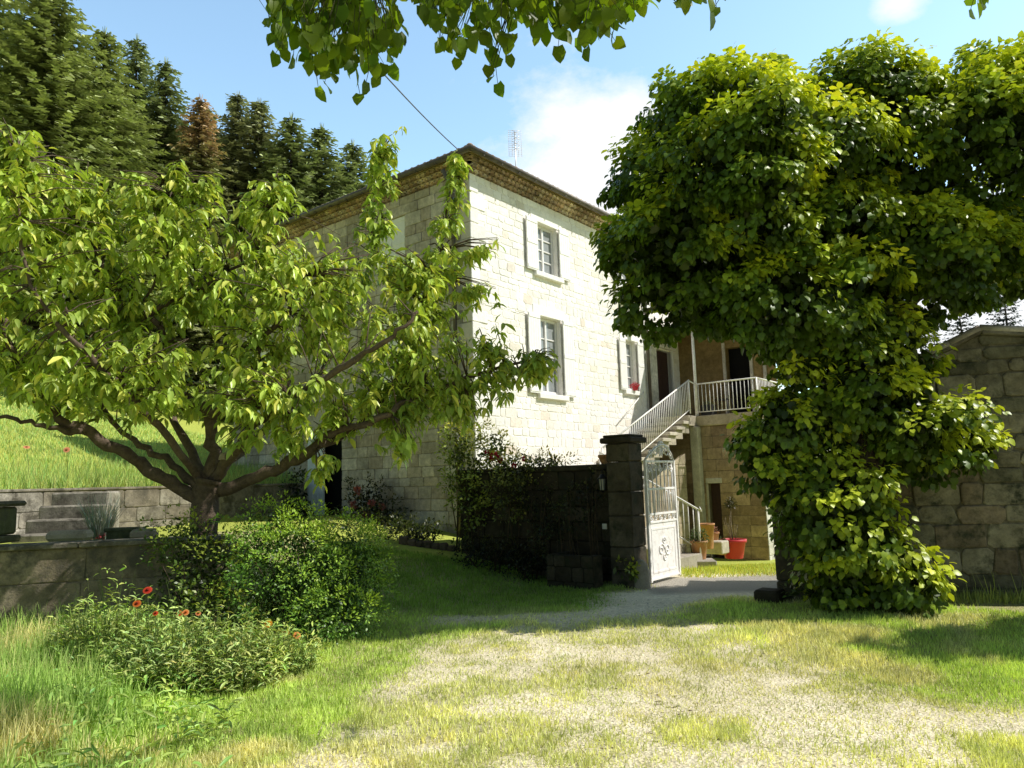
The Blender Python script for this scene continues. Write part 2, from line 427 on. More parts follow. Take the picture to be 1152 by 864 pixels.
Vd = oct_v[None] * rng.uniform(.006, .022, (k2, 1, 1)) * np.stack([rng.uniform(.8, 1.8, k2), rng.uniform(.4, .8, k2), rng.uniform(.2, .4, k2)], 1)[:, None, :] + dq[:, None, :] + np.array([0, 0, .004])
litter = mesh_np('dead_leaves', Vd.reshape(-1, 3), (oct_f[None] + np.arange(k2)[:, None, None] * 6).reshape(-1, 3), M['bark'], None, np.repeat(np.array([.22, .15, .09])[None] * rng.uniform(.4, 1.5, (k2, 1)), 6, 0)); tag(litter, 'brown leaf litter in a loose patch on the drive', 'leaf litter', kind='stuff')
o = mesh_np('gravel', np.stack([PX, PY, PZ], 2).reshape(-1, 3), (oct_f[None] + np.arange(k)[:, None, None] * 6).reshape(-1, 3), M['sunlit_step'], None, np.repeat(cc, 6, 0)); tag(o, 'loose pale stones scattered over the bare drive', 'gravel', kind='stuff')

# ------------------------------------------------------------------ leaf scatter
LINDEN = (np.array([(0, 0, 0), (.5, 0, .03), (1, 0, -.16), (-.06, .30, .06), (.42, .47, .07), (.78, .27, -.02), (-.06, -.30, .06), (.42, -.47, .07), (.78, -.27, -.02)], float),
          np.array([(0, 1, 4, 3), (1, 2, 5, 4), (0, 6, 7, 1), (1, 7, 8, 2)]))
CHERRY = (np.array([(0, 0, 0), (.5, 0, -.07), (1, 0, -.34), (.16, .12, .02), (.5, .185, 0), (.8, .11, -.16), (.16, -.12, .02), (.5, -.185, 0), (.8, -.11, -.16)], float),
          np.array([(0, 1, 4, 3), (1, 2, 5, 4), (0, 6, 7, 1), (1, 7, 8, 2)]))
SMALL = (np.array([(0, 0, 0), (.45, .27, .06), (1, 0, -.08), (.45, -.27, .06)], float), np.array([(0, 3, 2, 1)]))
NEED = (np.array([(0, .5, 0), (0, -.5, 0), (1, -.12, 0), (1, .12, 0)], float), np.array([(0, 1, 2, 3)]))
BLADE = (np.array([(0, .5, 0), (0, -.5, 0), (.55, -.36, .0), (.55, .36, .0), (1, -.06, -.16), (1, .06, -.16)], float), np.array([(0, 1, 2, 3), (3, 2, 4, 5)]))
def scatter(tmpl, P, D, Nn, L, Wd, Cc):
    """copies of a leaf: base P, tip direction D, face normal Nn, length L, width Wd, colour Cc"""
    tv, tf = tmpl; k = len(P)
    D = unit(D); Nn = Nn - D * (Nn * D).sum(1, keepdims=True); Nn = unit(Nn); B = np.cross(Nn, D)
    L = np.broadcast_to(L, (k,)); Wd = np.broadcast_to(Wd, (k,))
    V = P[:, None, :] + D[:, None, :] * (tv[None, :, 0:1] * L[:, None, None]) + B[:, None, :] * (tv[None, :, 1:2] * Wd[:, None, None]) + Nn[:, None, :] * (tv[None, :, 2:3] * L[:, None, None])
    Fa = tf[None] + (np.arange(k) * len(tv))[:, None, None]
    return V.reshape(-1, 3), Fa.reshape(-1, tf.shape[1]), np.repeat(Cc, len(tv), 0)
def merge(parts):
    vs, fs, cs = [], [], []; b = 0
    for V, Fa, Cc in parts:
        vs.append(V); fs.append(Fa + b); cs.append(Cc); b += len(V)
    return np.concatenate(vs), np.concatenate(fs), np.concatenate(cs)
def shade(base, k, lo=.7, hi=1.35, hue=.12):
    c = np.array(base)[None] * rng.uniform(lo, hi, (k, 1))
    c = c * (1 + rng.normal(0, hue, (k, 3)) * np.array([1, .35, .6]))
    return np.clip(c, .003, .9)

# ------------------------------------------------------------------ grass
def blades(x, y, hgt, wid, base, lean=.5, z=None):
    k = len(x)
    P = np.stack([x, y, (H(x, y) if z is None else z) - .005], 1)
    a = rng.uniform(0, 6.28, k); ln = rng.uniform(0, 1, k) ** 1.0 * lean
    D = np.stack([np.cos(a) * ln, np.sin(a) * ln, np.ones(k)], 1)
    b2 = a + rng.normal(0, .8, k)
    Nn = np.stack([np.cos(b2), np.sin(b2), np.full(k, .2)], 1)
    return scatter(BLADE, P, D, Nn, hgt, wid, base)
parts = []
k = 330000
y = 3.9 + 9.0 * rng.random(k) ** 1.25; x = rng.uniform(-1, 1, k) * (y * .74 + .3)
dens = turf_density(x, y) * (.55 + .45 * sst(.3, .6, fbm(x, y, .5, 77)))
wall_zone = (y > wall1_y(x) - .1) & (x < -3.3)
garden = ((np.stack([x, y], 1) - C0[:2]) @ u[:2] > -1.25)
keep = (rng.random(k) < dens ** .8) & ~wall_zone & ~garden & ~((x > 4.6) & (y > 9.5 - .3 * (x - 5)))
x, y = x[keep], y[keep]; k = len(x)
patch = fbm(x, y, 1.1, 41); dry = sst(.5, .68, fbm(x, y, .9, 51))
edge = sst(.9, .3, turf_density(x, y))
dry = np.maximum(dry, .75 * sst(.3, .8, drive_mask(x, y)))
col = np.array([.62, .78, .22])[None] * (1 - dry[:, None]) + np.array([.84, .82, .42])[None] * dry[:, None]
lawn_shade = (sst(8.9, 9.8, y) * sst(1.7, 1.0, x))[:, None]; col = col * (1 - lawn_shade) + np.array([.30, .46, .10])[None] * lawn_shade  # shade over the back lawn painted into the blade colour
col = col * (.75 + .5 * patch[:, None]) * rng.uniform(.65, 1.35, (k, 1))
hg = (.03 + .05 * patch) * rng.uniform(.6, 1.4, k) * (1 - .5 * edge)
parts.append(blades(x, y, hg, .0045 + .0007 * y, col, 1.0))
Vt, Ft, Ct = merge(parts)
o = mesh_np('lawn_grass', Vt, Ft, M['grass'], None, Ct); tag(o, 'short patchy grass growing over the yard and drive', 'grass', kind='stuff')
# unmown grass in the near left corner and along the flower clumps
parts = []
k = 60000
y = 3.8 + 4.6 * rng.random(k); x = rng.uniform(-5.6, -1.2, k)
xedge = np.interp(y, [3.8, 5.0, 6.0, 7.0, 8.4], [-1.75, -2.05, -2.2, -2.3, -2.6])
keep = (rng.random(k) < sst(-.1, .75, xedge - x + (fbm(x, y, .6, 91) - .5) * .9)) & (y < wall1_y(x) - .1) & (rng.random(k) < .35 + .65 * sst(.35, .6, fbm(x, y, .45, 93)))
x, y = x[keep], y[keep]; k = len(x)
dry = sst(.52, .64, fbm(x, y, .7, 95)) * .9
col = np.array([.48, .68, .19])[None] * (1 - dry[:, None]) + np.array([.88, .80, .42])[None] * dry[:, None]
col = col * rng.uniform(.6, 1.35, (k, 1))
hg = (.10 + .22 * sst(.2, 1.6, np.interp(y, [3.8, 5.0, 6.0, 7.0, 8.4], [-1.75, -2.05, -2.2, -2.3, -2.6]) - x)) * rng.uniform(.5, 1.25, k)
parts.append(blades(x, y, hg, .0105, col, .85))
k = 2600; a = rng.uniform(.2, 5.0, k); b_ = rng.random(k) ** 1.7 * .45 + .04   # uncut fringe along the outbuilding
x, y = 4.75 + .958 * a - .287 * b_, 9.68 - .287 * a - .958 * b_
parts.append(blades(x, y, rng.uniform(.05, .16, k) * np.where(rng.random(k) < .04, 2.6, 1), .011, np.array([.50, .58, .18])[None] * rng.uniform(.5, 1.2, (k, 1)), .7))
Vt, Ft, Ct = merge(parts)
o = mesh_np('tall_grass', Vt, Ft, M['grass'], None, Ct); tag(o, 'long green and straw grass in the near left corner and under the outbuilding', 'grass', kind='stuff')
k = 5200
y = 3.9 + 3.6 * rng.random(k); x = rng.uniform(-4.6, -1.3, k); y, x = y + .12 * rng.normal(size=k), x
cl_ = fbm(x, y, .35, 131); keep = (cl_ > .52) & (x < np.interp(y, [3.8, 5.0, 6.0, 7.0, 8.4], [-1.5, -1.8, -2.0, -2.2, -2.6])) & (y < wall1_y(x) - .15); x, y = x[keep], y[keep]; k = len(x)
P_ = np.stack([x, y, H(x, y) + rng.uniform(.02, .22, k)], 1); a = rng.uniform(0, 6.28, k)
Vt, Ft, Ct = scatter(CHERRY, P_, np.stack([np.cos(a), np.sin(a), rng.uniform(.0, 1.0, k)], 1), rng.normal(0, .4, (k, 3)) + np.array([0, 0, 1.0]), rng.uniform(.04, .11, k), .06, shade((.36, .52, .13), k))
o = mesh_np('weeds', Vt, Ft, M['shrub'], None, Ct); tag(o, 'broad leaved weeds mixed into the long grass at lower left', 'weeds', kind='stuff')
# meadow above the terrace wall
k = 95000
dd = rng.random(k) ** 1.5 * 30 + .25; tt = rng.uniform(-6, 13, k) + dd * .1
x = W2A[0] - W2N[0] * dd + .427 * tt; y = W2A[1] - W2N[1] * dd + .904 * tt
hg = np.where(dd < 2.2, .34, .12) * rng.uniform(.5, 1.3, k); keep = y > 9.5
x, y, hg, dd = x[keep], y[keep], hg[keep], dd[keep]; k = len(x)
col = np.array([.52, .66, .22])[None] * (.7 + .6 * fbm(x, y, 1.5, 87)[:, None]) * rng.uniform(.6, 1.35, (k, 1)) * (1 + .2 * rng.normal(size=(k, 1)) * np.array([[1, .2, .3]]))
Vt, Ft, Ct = blades(x, y, hg, .012 + .0012 * dd, np.clip(col, .01, .85), .9)
o = mesh_np('meadow_grass', Vt, Ft, M['grass'], None, Ct); tag(o, 'sunlit meadow grass on the slope above the terrace wall', 'grass', kind='stuff')
# courtyard turf beyond the gate
k = 9000
x = rng.uniform(2.6, 6.5, k); y = rng.uniform(11.9, 15.5, k)
ok = ((np.stack([x, y], 1) - C0[:2]) @ n[:2] > 3.9) | ((np.stack([x, y], 1) - C0[:2]) @ u[:2] > 3.2)
x, y = x[ok], y[ok]; k = len(x)
Vt, Ft, Ct = blades(x, y, rng.uniform(.04, .1, k), .014, shade((.6, .62, .14), k), .9)
o = mesh_np('courtyard_grass', Vt, Ft, M['grass'], None, Ct); tag(o, 'sunlit grass in the courtyard beyond the gate', 'grass', kind='stuff')

# ------------------------------------------------------------------ masonry
def masonry(mb, O, U, Nn, L, z0, z1, holes=(), row=(.18, .28), ln=(.25, .5), depth=.03, joint=.012, clip=.03, jit=.01, pal=((.4, .38, .34),), mortar=(.4, .38, .35), cvar=.2, top=None, seed=1, u_start=0.0):
    """a stone face: individual blocks standing proud of a mortar bed; O base point (z=0), U along, Nn out"""
    rg = random.Random(seed); O = np.array(O, float)
    brk = sorted(set([z0, z1] + [h[2] for h in holes if z0 < h[2] < z1] + [h[3] for h in holes if z0 < h[3] < z1]))
    rows = []
    for a, b in zip(brk[:-1], brk[1:]):
        if b - a < .03: rows.append((a, b)); continue
        m_ = max(1, round((b - a) / ((row[0] + row[1]) / 2)))
        ws = [rg.uniform(*row) for _ in range(m_)]; s_ = sum(ws); zc = a
        for q in ws: rows.append((zc, zc + q * (b - a) / s_)); zc += q * (b - a) / s_
    def P(a, z, d):
        if top is not None: z = min(z, top(a))
        return O + U * a + Nn * d + UP * z
    for (a, b) in rows:
        segs = [(u_start, L)]
        for h in holes:
            if h[2] < b - 1e-4 and h[3] > a + 1e-4:
                nx_ = []
                for (p, q) in segs:
                    if h[1] <= p or h[0] >= q: nx_.append((p, q))
                    else:
                        if h[0] > p: nx_.append((p, h[0]))
                        if h[1] < q: nx_.append((h[1], q))
                segs = nx_
        for (p, q) in segs:
            cuts = 12 if top is not None else 1
            for e in range(cuts):
                p1, q1 = p + (q - p) * e / cuts, p + (q - p) * (e + 1) / cuts
                mb.quad(P(p1, a, 0), P(q1, a, 0), P(q1, b, 0), P(p1, b, 0), mortar)
            c = p
            first = True
            while c < q - 1e-4:
                wd = rg.uniform(*ln) * (rg.uniform(.5, 1) if first else 1); first = False
                e = c + wd
                if q - e < ln[0] * .6: e = q
                if top is None or top((c + e) / 2) - a > .06:
                    j = joint / 2; ja = [rg.uniform(-jit, jit) for _ in range(8)]
                    u0, u1, w0, w1 = c + j, e - j, a + j, b - j
                    k_ = min(clip * rg.uniform(.5, 1.5), (u1 - u0) * .35, (w1 - w0) * .35)
                    ring = [(u0 + k_, w0 + ja[0] * .6), (u1 - k_, w0 + ja[1] * .6), (u1 + ja[2] * .6, w0 + k_), (u1 + ja[3] * .6, w1 - k_), (u1 - k_, w1 + ja[4] * .6), (u0 + k_, w1 + ja[5] * .6), (u0 + ja[6] * .6, w1 - k_), (u0 + ja[7] * .6, w0 + k_)]
                    dp = depth * rg.uniform(.55, 1.15); bv = min(.012, depth * .5)
                    cu, cw = (u0 + u1) / 2, (w0 + w1) / 2
                    inn = [(cu + (x_ - cu) * (1 - 2 * bv / max(u1 - u0, .05)), cw + (y_ - cw) * (1 - 2 * bv / max(w1 - w0, .05))) for x_, y_ in ring]
                    pc = np.array(rg.choice(pal)) * rg.uniform(1 - cvar, 1 + cvar * .6)
                    vs = [P(x_, y_, .001) for x_, y_ in ring] + [P(x_, y_, dp - bv * .6) for x_, y_ in ring] + [P(x_, y_, dp + rg.uniform(-.15, .15) * depth * (jit > .004)) for x_, y_ in inn] + [P(cu, cw, dp + depth * .15)]
                    fs = [(i, (i + 1) % 8, 8 + (i + 1) % 8, 8 + i) for i in range(8)] + [(8 + i, 8 + (i + 1) % 8, 16 + (i + 1) % 8, 16 + i) for i in range(8)] + [(16 + i, 16 + (i + 1) % 8, 24) for i in range(8)]
                    mb.add(vs, fs, tuple(pc))
                c = e
    for h in holes:   # reveals
        if h[4] if len(h) > 4 else True:
            d = -.24
            lo = max(h[2], z0)
            mb.quad(P(h[0], lo, 0), P(h[0], h[3], 0), P(h[0], h[3], d), P(h[0], lo, d), mortar)
            mb.quad(P(h[1], lo, 0), P(h[1], lo, d), P(h[1], h[3], d), P(h[1], h[3], 0), mortar)
            mb.quad(P(h[0], h[3], 0), P(h[1], h[3], 0), P(h[1], h[3], d), P(h[0], h[3], d), mortar)
            mb.quad(P(h[0], lo, 0), P(h[0], lo, d), P(h[1], lo, d), P(h[1], lo, 0), mortar)
            mb.quad(P(h[0], lo, d), P(h[1], lo, d), P(h[1], h[3], d), P(h[0], h[3], d), (.01, .01, .01))

# ------------------------------------------------------------------ the house
house = empty('stone_house', tuple(HP(0, 0, .4)), 'big three storey stone house with white sunlit side and tiled roof', 'house')
RL, LL, ZE = 11.0, 9.0, 8.42
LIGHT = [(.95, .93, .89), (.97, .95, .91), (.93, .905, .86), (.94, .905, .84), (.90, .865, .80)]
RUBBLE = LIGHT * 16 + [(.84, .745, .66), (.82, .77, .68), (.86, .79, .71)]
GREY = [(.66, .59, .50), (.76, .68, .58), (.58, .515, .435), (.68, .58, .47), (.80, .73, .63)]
BROWN = [(.46, .34, .22), (.54, .41, .28), (.38, .28, .19), (.60, .46, .31)]
# openings: (a0, a1, z0, z1)
win_r = [(2.28, 3.18, 3.57, 5.40), (2.30, 3.16, 6.45, 7.68), (6.16, 6.80, 3.95, 5.35), (6.15, 6.85, 6.45, 7.68)]
door_r = (7.95, 8.95, 3.30, 5.32)
mb = MB()
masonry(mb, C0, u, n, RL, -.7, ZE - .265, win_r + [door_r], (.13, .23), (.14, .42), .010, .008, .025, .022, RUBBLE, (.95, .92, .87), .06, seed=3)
mb.build('wall', M['wall_sun'], house)
win_l = [(2.0, 2.95, 6.45, 7.72), (7.3, 8.2, 6.45, 7.72), (2.0, 2.95, 3.5, 5.3), (7.3, 8.2, 3.5, 5.3)]
door_l = (4.25, 5.57, .75, 2.95)
mb = MB()
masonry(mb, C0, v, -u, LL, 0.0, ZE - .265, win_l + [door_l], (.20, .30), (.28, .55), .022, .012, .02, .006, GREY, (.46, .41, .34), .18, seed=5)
mb.build('wall', M['wall_shade'], house)
mb = MB()   # back walls
mb.obox(HP(RL, 0, -.7), -n * LL, -u * .3, UP * (ZE + .4), GREY[0]); mb.obox(HP(0.0, -LL, -.2), u * (RL - .31), n * .3, UP * (ZE - .1), GREY[1])
mb.build('wall', M['wall_shade'], house)
# corner quoins
mb = MB()
z = .1; i = 0; rg = random.Random(9)
while z < ZE - .5:
    hh = rg.uniform(.26, .36); la, lb = (.5, .28) if i % 2 else (.28, .5)
    hh = min(hh, ZE - .42 - z)
    mb.obox(HP(-.028, .028, z), u * la, -n * .06, UP * (hh - .012), tuple(np.array(LIGHT[1]) * rg.uniform(.85, 1.05)), .012)
    mb.obox(HP(-.0285, .027, z), u * .06, -n * lb, UP * (hh - .012), tuple(np.array(GREY[1]) * rg.uniform(.85, 1.1)), .012)
    z += hh; i += 1
mb.build('quoin', M['wall_sun'], house)

# cornice of clay tiles under the eaves (three rows of half-round tiles)
def arch_tile(mb, O, U, Nn, r, length, col, th=.014, k=6):
    """half-round tile, its axis along Nn, open below"""
    vs = []
    for d in (0.0, length):
        for rr in (r, r - th):
            for j in range(k + 1):
                a = math.pi * j / k; vs.append(O + U * (rr * math.cos(a)) + UP * (rr * math.sin(a)) + Nn * d)
    m_ = k + 1; fs = []
    for j in range(k):
        fs += [(j, j + 1, 2 * m_ + j + 1, 2 * m_ + j), (m_ + j + 1, m_ + j, 3 * m_ + j, 3 * m_ + j + 1), (2 * m_ + j, 2 * m_ + j + 1, 3 * m_ + j + 1, 3 * m_ + j)]
    mb.add(vs, fs, col)
TILE = [(.88, .68, .48), (.90, .74, .55), (.80, .60, .42), (.92, .80, .63), (.76, .60, .45)]
mb = MB(); rg = random.Random(4)
for (U_, Nn_, L_, corner) in ((u, n, RL, -1), (v, -u, LL, -1)):
    for r_ in range(3):
        proj = .088 * (r_ + 1); zz = ZE - .265 + r_ * .087
        st = -proj; cnt = int((L_ + 2 * proj) / .148)
        for i in range(cnt):
            p = C0 + U_ * (st + .074 + i * .148 + (.074 if r_ % 2 else 0)) + UP * zz
            arch_tile(mb, p - Nn_ * .05, U_, Nn_, .069, proj + .05, tuple(np.array(rg.choice(TILE)) * rg.uniform(.8, 1.15)))
        mb.obox(C0 + U_ * st + UP * (zz + .07) - Nn_ * .05, U_ * (L_ + 2 * proj), Nn_ * (proj + .045), UP * .016, (.70, .58, .45))
        mb.obox(C0 + U_ * st + UP * (zz - .002) - Nn_ * .05, U_ * (L_ + 2 * proj), Nn_ * max(.055, proj - .06), UP * .068, (.30, .235, .175))
mb.build('cornice', M['tile'], house)
# hipped roof
OV = .36
def RP(t, w_, z): return HP(t, -w_, z)
rz, pitch = ZE + .04, .30
e = [RP(-OV, -OV, rz), RP(RL + OV, -OV, rz), RP(RL + OV, LL + OV, rz), RP(-OV, LL + OV, rz)]
hw = (LL + 2 * OV) / 2; zr = rz + hw * pitch
r0, r1 = RP(-OV + hw, LL / 2, zr), RP(RL + OV - hw, LL / 2, zr)
mb = MB()
mb.add(e + [r0, r1], [(0, 1, 5, 4), (1, 2, 5), (2, 3, 4, 5), (3, 0, 4), (3, 2, 1, 0)], TILE[0])
rg = random.Random(14)
for (U_, Nn_, L_, inv) in ((u, n, RL, 1), (v, -u, LL, 1)):   # eave tiles on both sides that show
    cnt = int((L_ + 2 * OV) / .2)
    slope_in = -Nn_ + UP * pitch; slope_in = slope_in / np.linalg.norm(slope_in)
    for i in range(cnt):
        p = C0 + U_ * (-OV + .1 + i * .2) + Nn_ * OV + UP * (rz + .005)
        ln_ = max(.06, min(.9, .1 + i * .2 - .12)); arch_tile(mb, p + slope_in * ln_, U_, -slope_in, .085, ln_ + .04, tuple(np.array(rg.choice(TILE)) * rg.uniform(.7, 1.1)))
roof = mb.build('roof', M['tile'], house)
mb = MB()
hipd = np.array(r0) - np.array(e[0]); L_ = np.linalg.norm(hipd); hipd /= L_
for i in range(int(L_ / .38)):
    a = np.array(e[0]) + hipd * (i * .38 + .03) + UP * .03
    mb.tube([a, a + hipd * .40], [.085, .07], 10, tuple(np.array(rg.choice(TILE)) * .8))
mb.build('hip_tiles', M['tile'], roof)
mb = MB()
for (U_, Nn_, L_) in ((u, n, RL), (v, -u, LL)):
    p = C0 + U_ * (-OV - .1) + Nn_ * (OV + .06) + UP * (rz - .03)
    mb.tube([p, p + U_ * (L_ + 2 * OV + .1)], .066, 10, (.3, .28, .26))
    for i in range(int(L_ / .6)):
        q = p + U_ * (.4 + i * .6); mb.obox(q - U_ * .012 - UP * .075 - Nn_ * .02, U_ * .024, Nn_ * .09, UP * .02)
mb.build('gutter', M['zinc'], roof)
# downpipes
for (a, b_, z0_, z1_) in ((HP(-.12, -.38, 0), None, .4, 8.2), (HP(7.35, .1, 0), None, 2.9, 8.1)):
    mb = MB(); mb.tube([a + UP * z0_, a + UP * (z1_ - .35), a + UP * z1_ + (-u if b_ is None and a[1] < 17 else n) * .3], .045, 10, (.5, .5, .5))
    for q in (1.4, 3.4, 5.4, 7.2):
        if q > z0_: mb.tube([a + UP * q, a + UP * (q + .03)], .054, 10)
    mb.build('downpipe', M['zinc'], house)

def window(O, U, Nn, h, sh='open', lintel=True, mat_sur='wall_sun', pal=LIGHT, rows=4):
    a0, a1, z0_, z1_ = h[:4]; P = lambda a, z, d: np.array(O) + U * a + Nn * d + UP * z
    mb = MB(); d = -.17; t = .055; cx = (a0 + a1) / 2
    if True:
        for (p, q) in ((a0 + .003, a0 + t), (a1 - t, a1 - .003), (cx - t * .6, cx + t * .6)):
            mb.obox(P(p, z0_ + .003, d), U * (q - p), Nn * .06, UP * (z1_ - z0_ - .006), bev=.006)
        for (p, q) in ((a0 + t, cx - t * .6), (cx + t * .6, a1 - t)):
            mb.obox(P(p, z0_ + .003, d), U * (q - p), Nn * .055, UP * .09, bev=.006); mb.obox(P(p, z1_ - .07, d), U * (q - p), Nn * .055, UP * .066, bev=.006)
            for r_ in range(1, rows):
                zz = z0_ + .09 + (z1_ - z0_ - .16) * r_ / rows
                mb.obox(P(p, zz - .014, d + .01), U * (q - p), Nn * .035, UP * .028)
        w_ = mb.build('window', M['white_paint'], house)
        mb = MB(); mb.obox(P(a0 - .14, z0_ - .12, -.05), U * (a1 - a0 + .28), Nn * .15, UP * .122, pal[0], .012); mb.build('sill', M[mat_sur], w_)
        mb = MB(); mb.obox(P(a0 - .2, z1_ + .003, -.02), U * (a1 - a0 + .4), Nn * .042, UP * .24, pal[1], .01); mb.build('lintel', M[mat_sur], w_)
        mb = MB(); mb.quad(P(a0 + .02, z0_ + .02, d + .02), P(a1 - .02, z0_ + .02, d + .02), P(a1 - .02, z1_ - .02, d + .02), P(a0 + .02, z1_ - .02, d + .02))
        mb.build('pane', M['glass'], w_)
    wd = (a1 - a0) / 2
    for sgn in (0, 1):
        mb = MB()
        if sh == 'closed':
            x0 = a0 + .004 + sgn * wd; dd_ = -.06; ww = wd - .008
        elif sh == 'open':
            x0 = (a0 - wd - .01) if sgn == 0 else (a1 + .01); dd_ = .055; ww = wd
        else: continue
        mb.obox(P(x0, z0_ - .01, dd_), U * ww, Nn * .025, UP * (z1_ - z0_ + .02))
        for (q, hh) in ((.02, .09), ((z1_ - z0_) / 2, .09), (z1_ - z0_ - .1, .09)):
            mb.obox(P(x0 + .01, z0_ + q, dd_ + .023), U * (ww - .02), Nn * .014, UP * hh, bev=.004)
        for i in range(5):
            mb.obox(P(x0 + ww * (i + .0) / 5 + .004, z0_, dd_ + .0235), U * (ww / 5 - .008), Nn * .004, UP * (z1_ - z0_))
        mb.build('shutter', M['shutter'], w_)
    return w_
for h in win_r[:2] + win_r[3:]: window(C0, u, n, h)
window(C0, u, n, win_r[2])
for h in win_l: window(C0, v, -u, h, 'closed', mat_sur='wall_shade', pal=GREY)
# front door at the top of the stair
mb = MB(); P = lambda a, z, d: C0 + u * a + n * d + UP * z
for i in range(2):
    mb.obox(P(door_r[0] + .005 + i * .495, 3.30, -.15), u * .49, n * .05, UP * 2.0, bev=.006)
    for (z_, h_) in ((3.42, .55), (4.08, 1.1)): mb.obox(P(door_r[0] + .07 + i * .495, z_, -.101), u * .36, n * .012, UP * h_, bev=.006)
dr = mb.build('door', M['door_brown'], house)
mb = MB(); mb.obox(P(8.95, 3.27, -.1), u * .09, n * .16, UP * 2.2, bev=.01); mb.obox(P(7.55, 5.36, -.02), u * 1.6, n * .14, UP * .06, bev=.01)
mb.build('door_frame', M['white_paint'], dr)
mb = MB(); mb.obox(P(7.58, 3.26, .002), u * .36, n * .07, UP * 2.1, LIGHT[3], .015); mb.build('jamb', M['wall_shade'], dr)
# stable door on the shaded side: one pale leaf shut, the other half open and dark
mb = MB(); P = lambda a, z, d: C0 + v * a - u * d + UP * z
for i in range(6): mb.obox(P(4.93 + i * .108, .78, -.02), v * .104, -u * .045, UP * 2.15, bev=.006)
d2 = mb.build('door', M['door_blue'], house)
mb = MB(); mb.obox(P(4.05, 2.955, -.02), v * 1.75, -u * .055, UP * .3, GREY[4], .012); mb.build('lintel', M['wall_shade'], d2)

# wing and landing beyond the stair
TL = 7.9; SW = 2.95; ZL = 3.24
mb = MB()
low_door = (1.42, 1.75, -.6, 1.38)
masonry(mb, HP(TL, 0, 0), n, -u, SW, -.75, ZL - .30, [low_door], (.24, .34), (.35, .7), .016, .01, .012, .004, BROWN, (.24, .2, .16), .15, seed=8)
masonry(mb, HP(TL + .001, SW, 0), u, n, 4.0, -.75, ZL - .30, [], (.24, .34), (.3, .6), .02, .01, .012, .004, LIGHT, (.5, .46, .4), .12, seed=18)
mb.build('wing_wall', M['wall_shade'], house)
mb = MB()
masonry(mb, HP(TL + 1.6, 0, 0), n, -u, SW, ZL + .01, 6.2, [(1.5, 2.2, ZL + .05, 5.3)], (.24, .34), (.35, .7), .008, .006, .012, .003, [(.36, .26, .12)], (.36, .26, .12), .06, seed=28)
for q in (1.42, 2.22, 2.6): mb.obox(HP(TL + 1.53, q, ZL + .02), n * .08, u * .06, UP * 2.2, (.75, .7, .65))
mb.build('veranda_wall', M['wall_shade'], house)
mb = MB(); mb.obox(HP(TL + .8, .0, 5.95), n * (SW + .3), u * 3.4, UP * .1, (.35, .24, .16)); mb.obox(HP(TL - .2, 0, 5.7), n * (SW + .3), u * 1.05 + UP * .24, UP * .08, (.35, .24, .16)); mb.build('veranda_roof', M['tile'], house)
mb = MB(); mb.obox(HP(TL - .09, .02, ZL - .295), n * (SW + .06), u * 4.0, UP * .29, (.50, .42, .32), .02); ld = mb.build('landing', M['sunlit_step'], house)
def railing(mb, A, B, hgt=.88, gap=.105, lowrail=.1, r=.009):
    A = np.array(A, float); B = np.array(B, float); L_ = np.linalg.norm((B - A)[:2]); m_ = max(2, int(L_ / gap))
    mb.tube([A + UP * hgt, B + UP * hgt], .021, 8); mb.tube([A + UP * lowrail, B + UP * lowrail], .014, 6)
    for i in range(m_ + 1):
        p = A + (B - A) * i / m_
        if i in (0, m_): mb.tube([p, p + UP * (hgt + .015)], .020, 8)
        else: mb.tube([p + UP * lowrail, p + UP * hgt], r, 6)
mb = MB(); railing(mb, HP(TL - .02, 1.2, ZL), HP(TL - .02, SW, ZL)); railing(mb, HP(TL, SW, ZL), HP(TL + 2.4, SW, ZL))
mb.build('railing', M['iron_white'], ld)
mb = MB(); mb.tube([HP(TL + .02, 1.22, ZL), HP(TL + .02, 1.22, 5.75)], .04, 10); mb.build('veranda_post', M['iron_white'], house)
mb = MB(); mb.obox(HP(TL - .25, 1.08, -.5), u * .22, n * .24, UP * (ZL + .2), (.62, .58, .50), .02); mb.obox(HP(TL - .28, 1.05, -.55), u * .28, n * .3, UP * .5, (.62, .58, .5), .02); mb.build('pillar', M['sunlit_step'], house)
mb = MB(); mb.obox(HP(TL - .03, 1.36, 1.385), n * .46, u * .06, UP * .14, (.75, .72, .68), .01)
mb.obox(HP(TL - .02, 1.36, -.6), n * .058, u * .06, UP * 1.98, (.62, .57, .5), .008)
dl = mb.build('door_surround', M['sunlit_step'], house)
mb = MB(); mb.obox(HP(TL + .16, 1.425, -.6), n * .32, u * .04, UP * 1.97, bev=.005)
for i in range(3): mb.obox(HP(TL + .155, 1.435 + i * .105, -.6), n * .096, u * .01, UP * 1.95)
mb.build('door', M['door_brown'], dl)
# outside stair along the sunlit wall
T0, T1, zA, sl_ = 2.9, 7.45, 1.25, None
nst = 12; dz = (ZL - zA) / nst; dt = (T1 - T0) / (nst - 1)
mb = MB()
for i in range(nst - 1):
    mb.obox(HP(T0 + i * dt - .02, .03, zA + (i + 1) * dz - .09), u * (dt + .05), n * 1.2, UP * .09, tuple(np.array((.58, .53, .45)) * rg.uniform(.85, 1.1)), .012)
    mb.obox(HP(T0 + i * dt + .02, .03, zA + i * dz - .16), u * (dt), n * 1.13, UP * (dz + .06), (.50, .45, .37))
mb.obox(HP(T1 - .1, .03, ZL - .29), u * (TL - T1 + .05), n * 1.2, UP * .285, (.52, .46, .38), .01)
mb.obox(HP(1.45, .03, -.4), u * 1.47, n * 1.3, UP * (.4 + zA), (.45, .40, .33), .015)
for i in range(7):
    mb.obox(HP(1.45, 1.335 + i * .32, -.5), u * 1.15, n * .325, UP * (.5 + zA - (i + 1) * .165), (.52, .47, .40), .015)
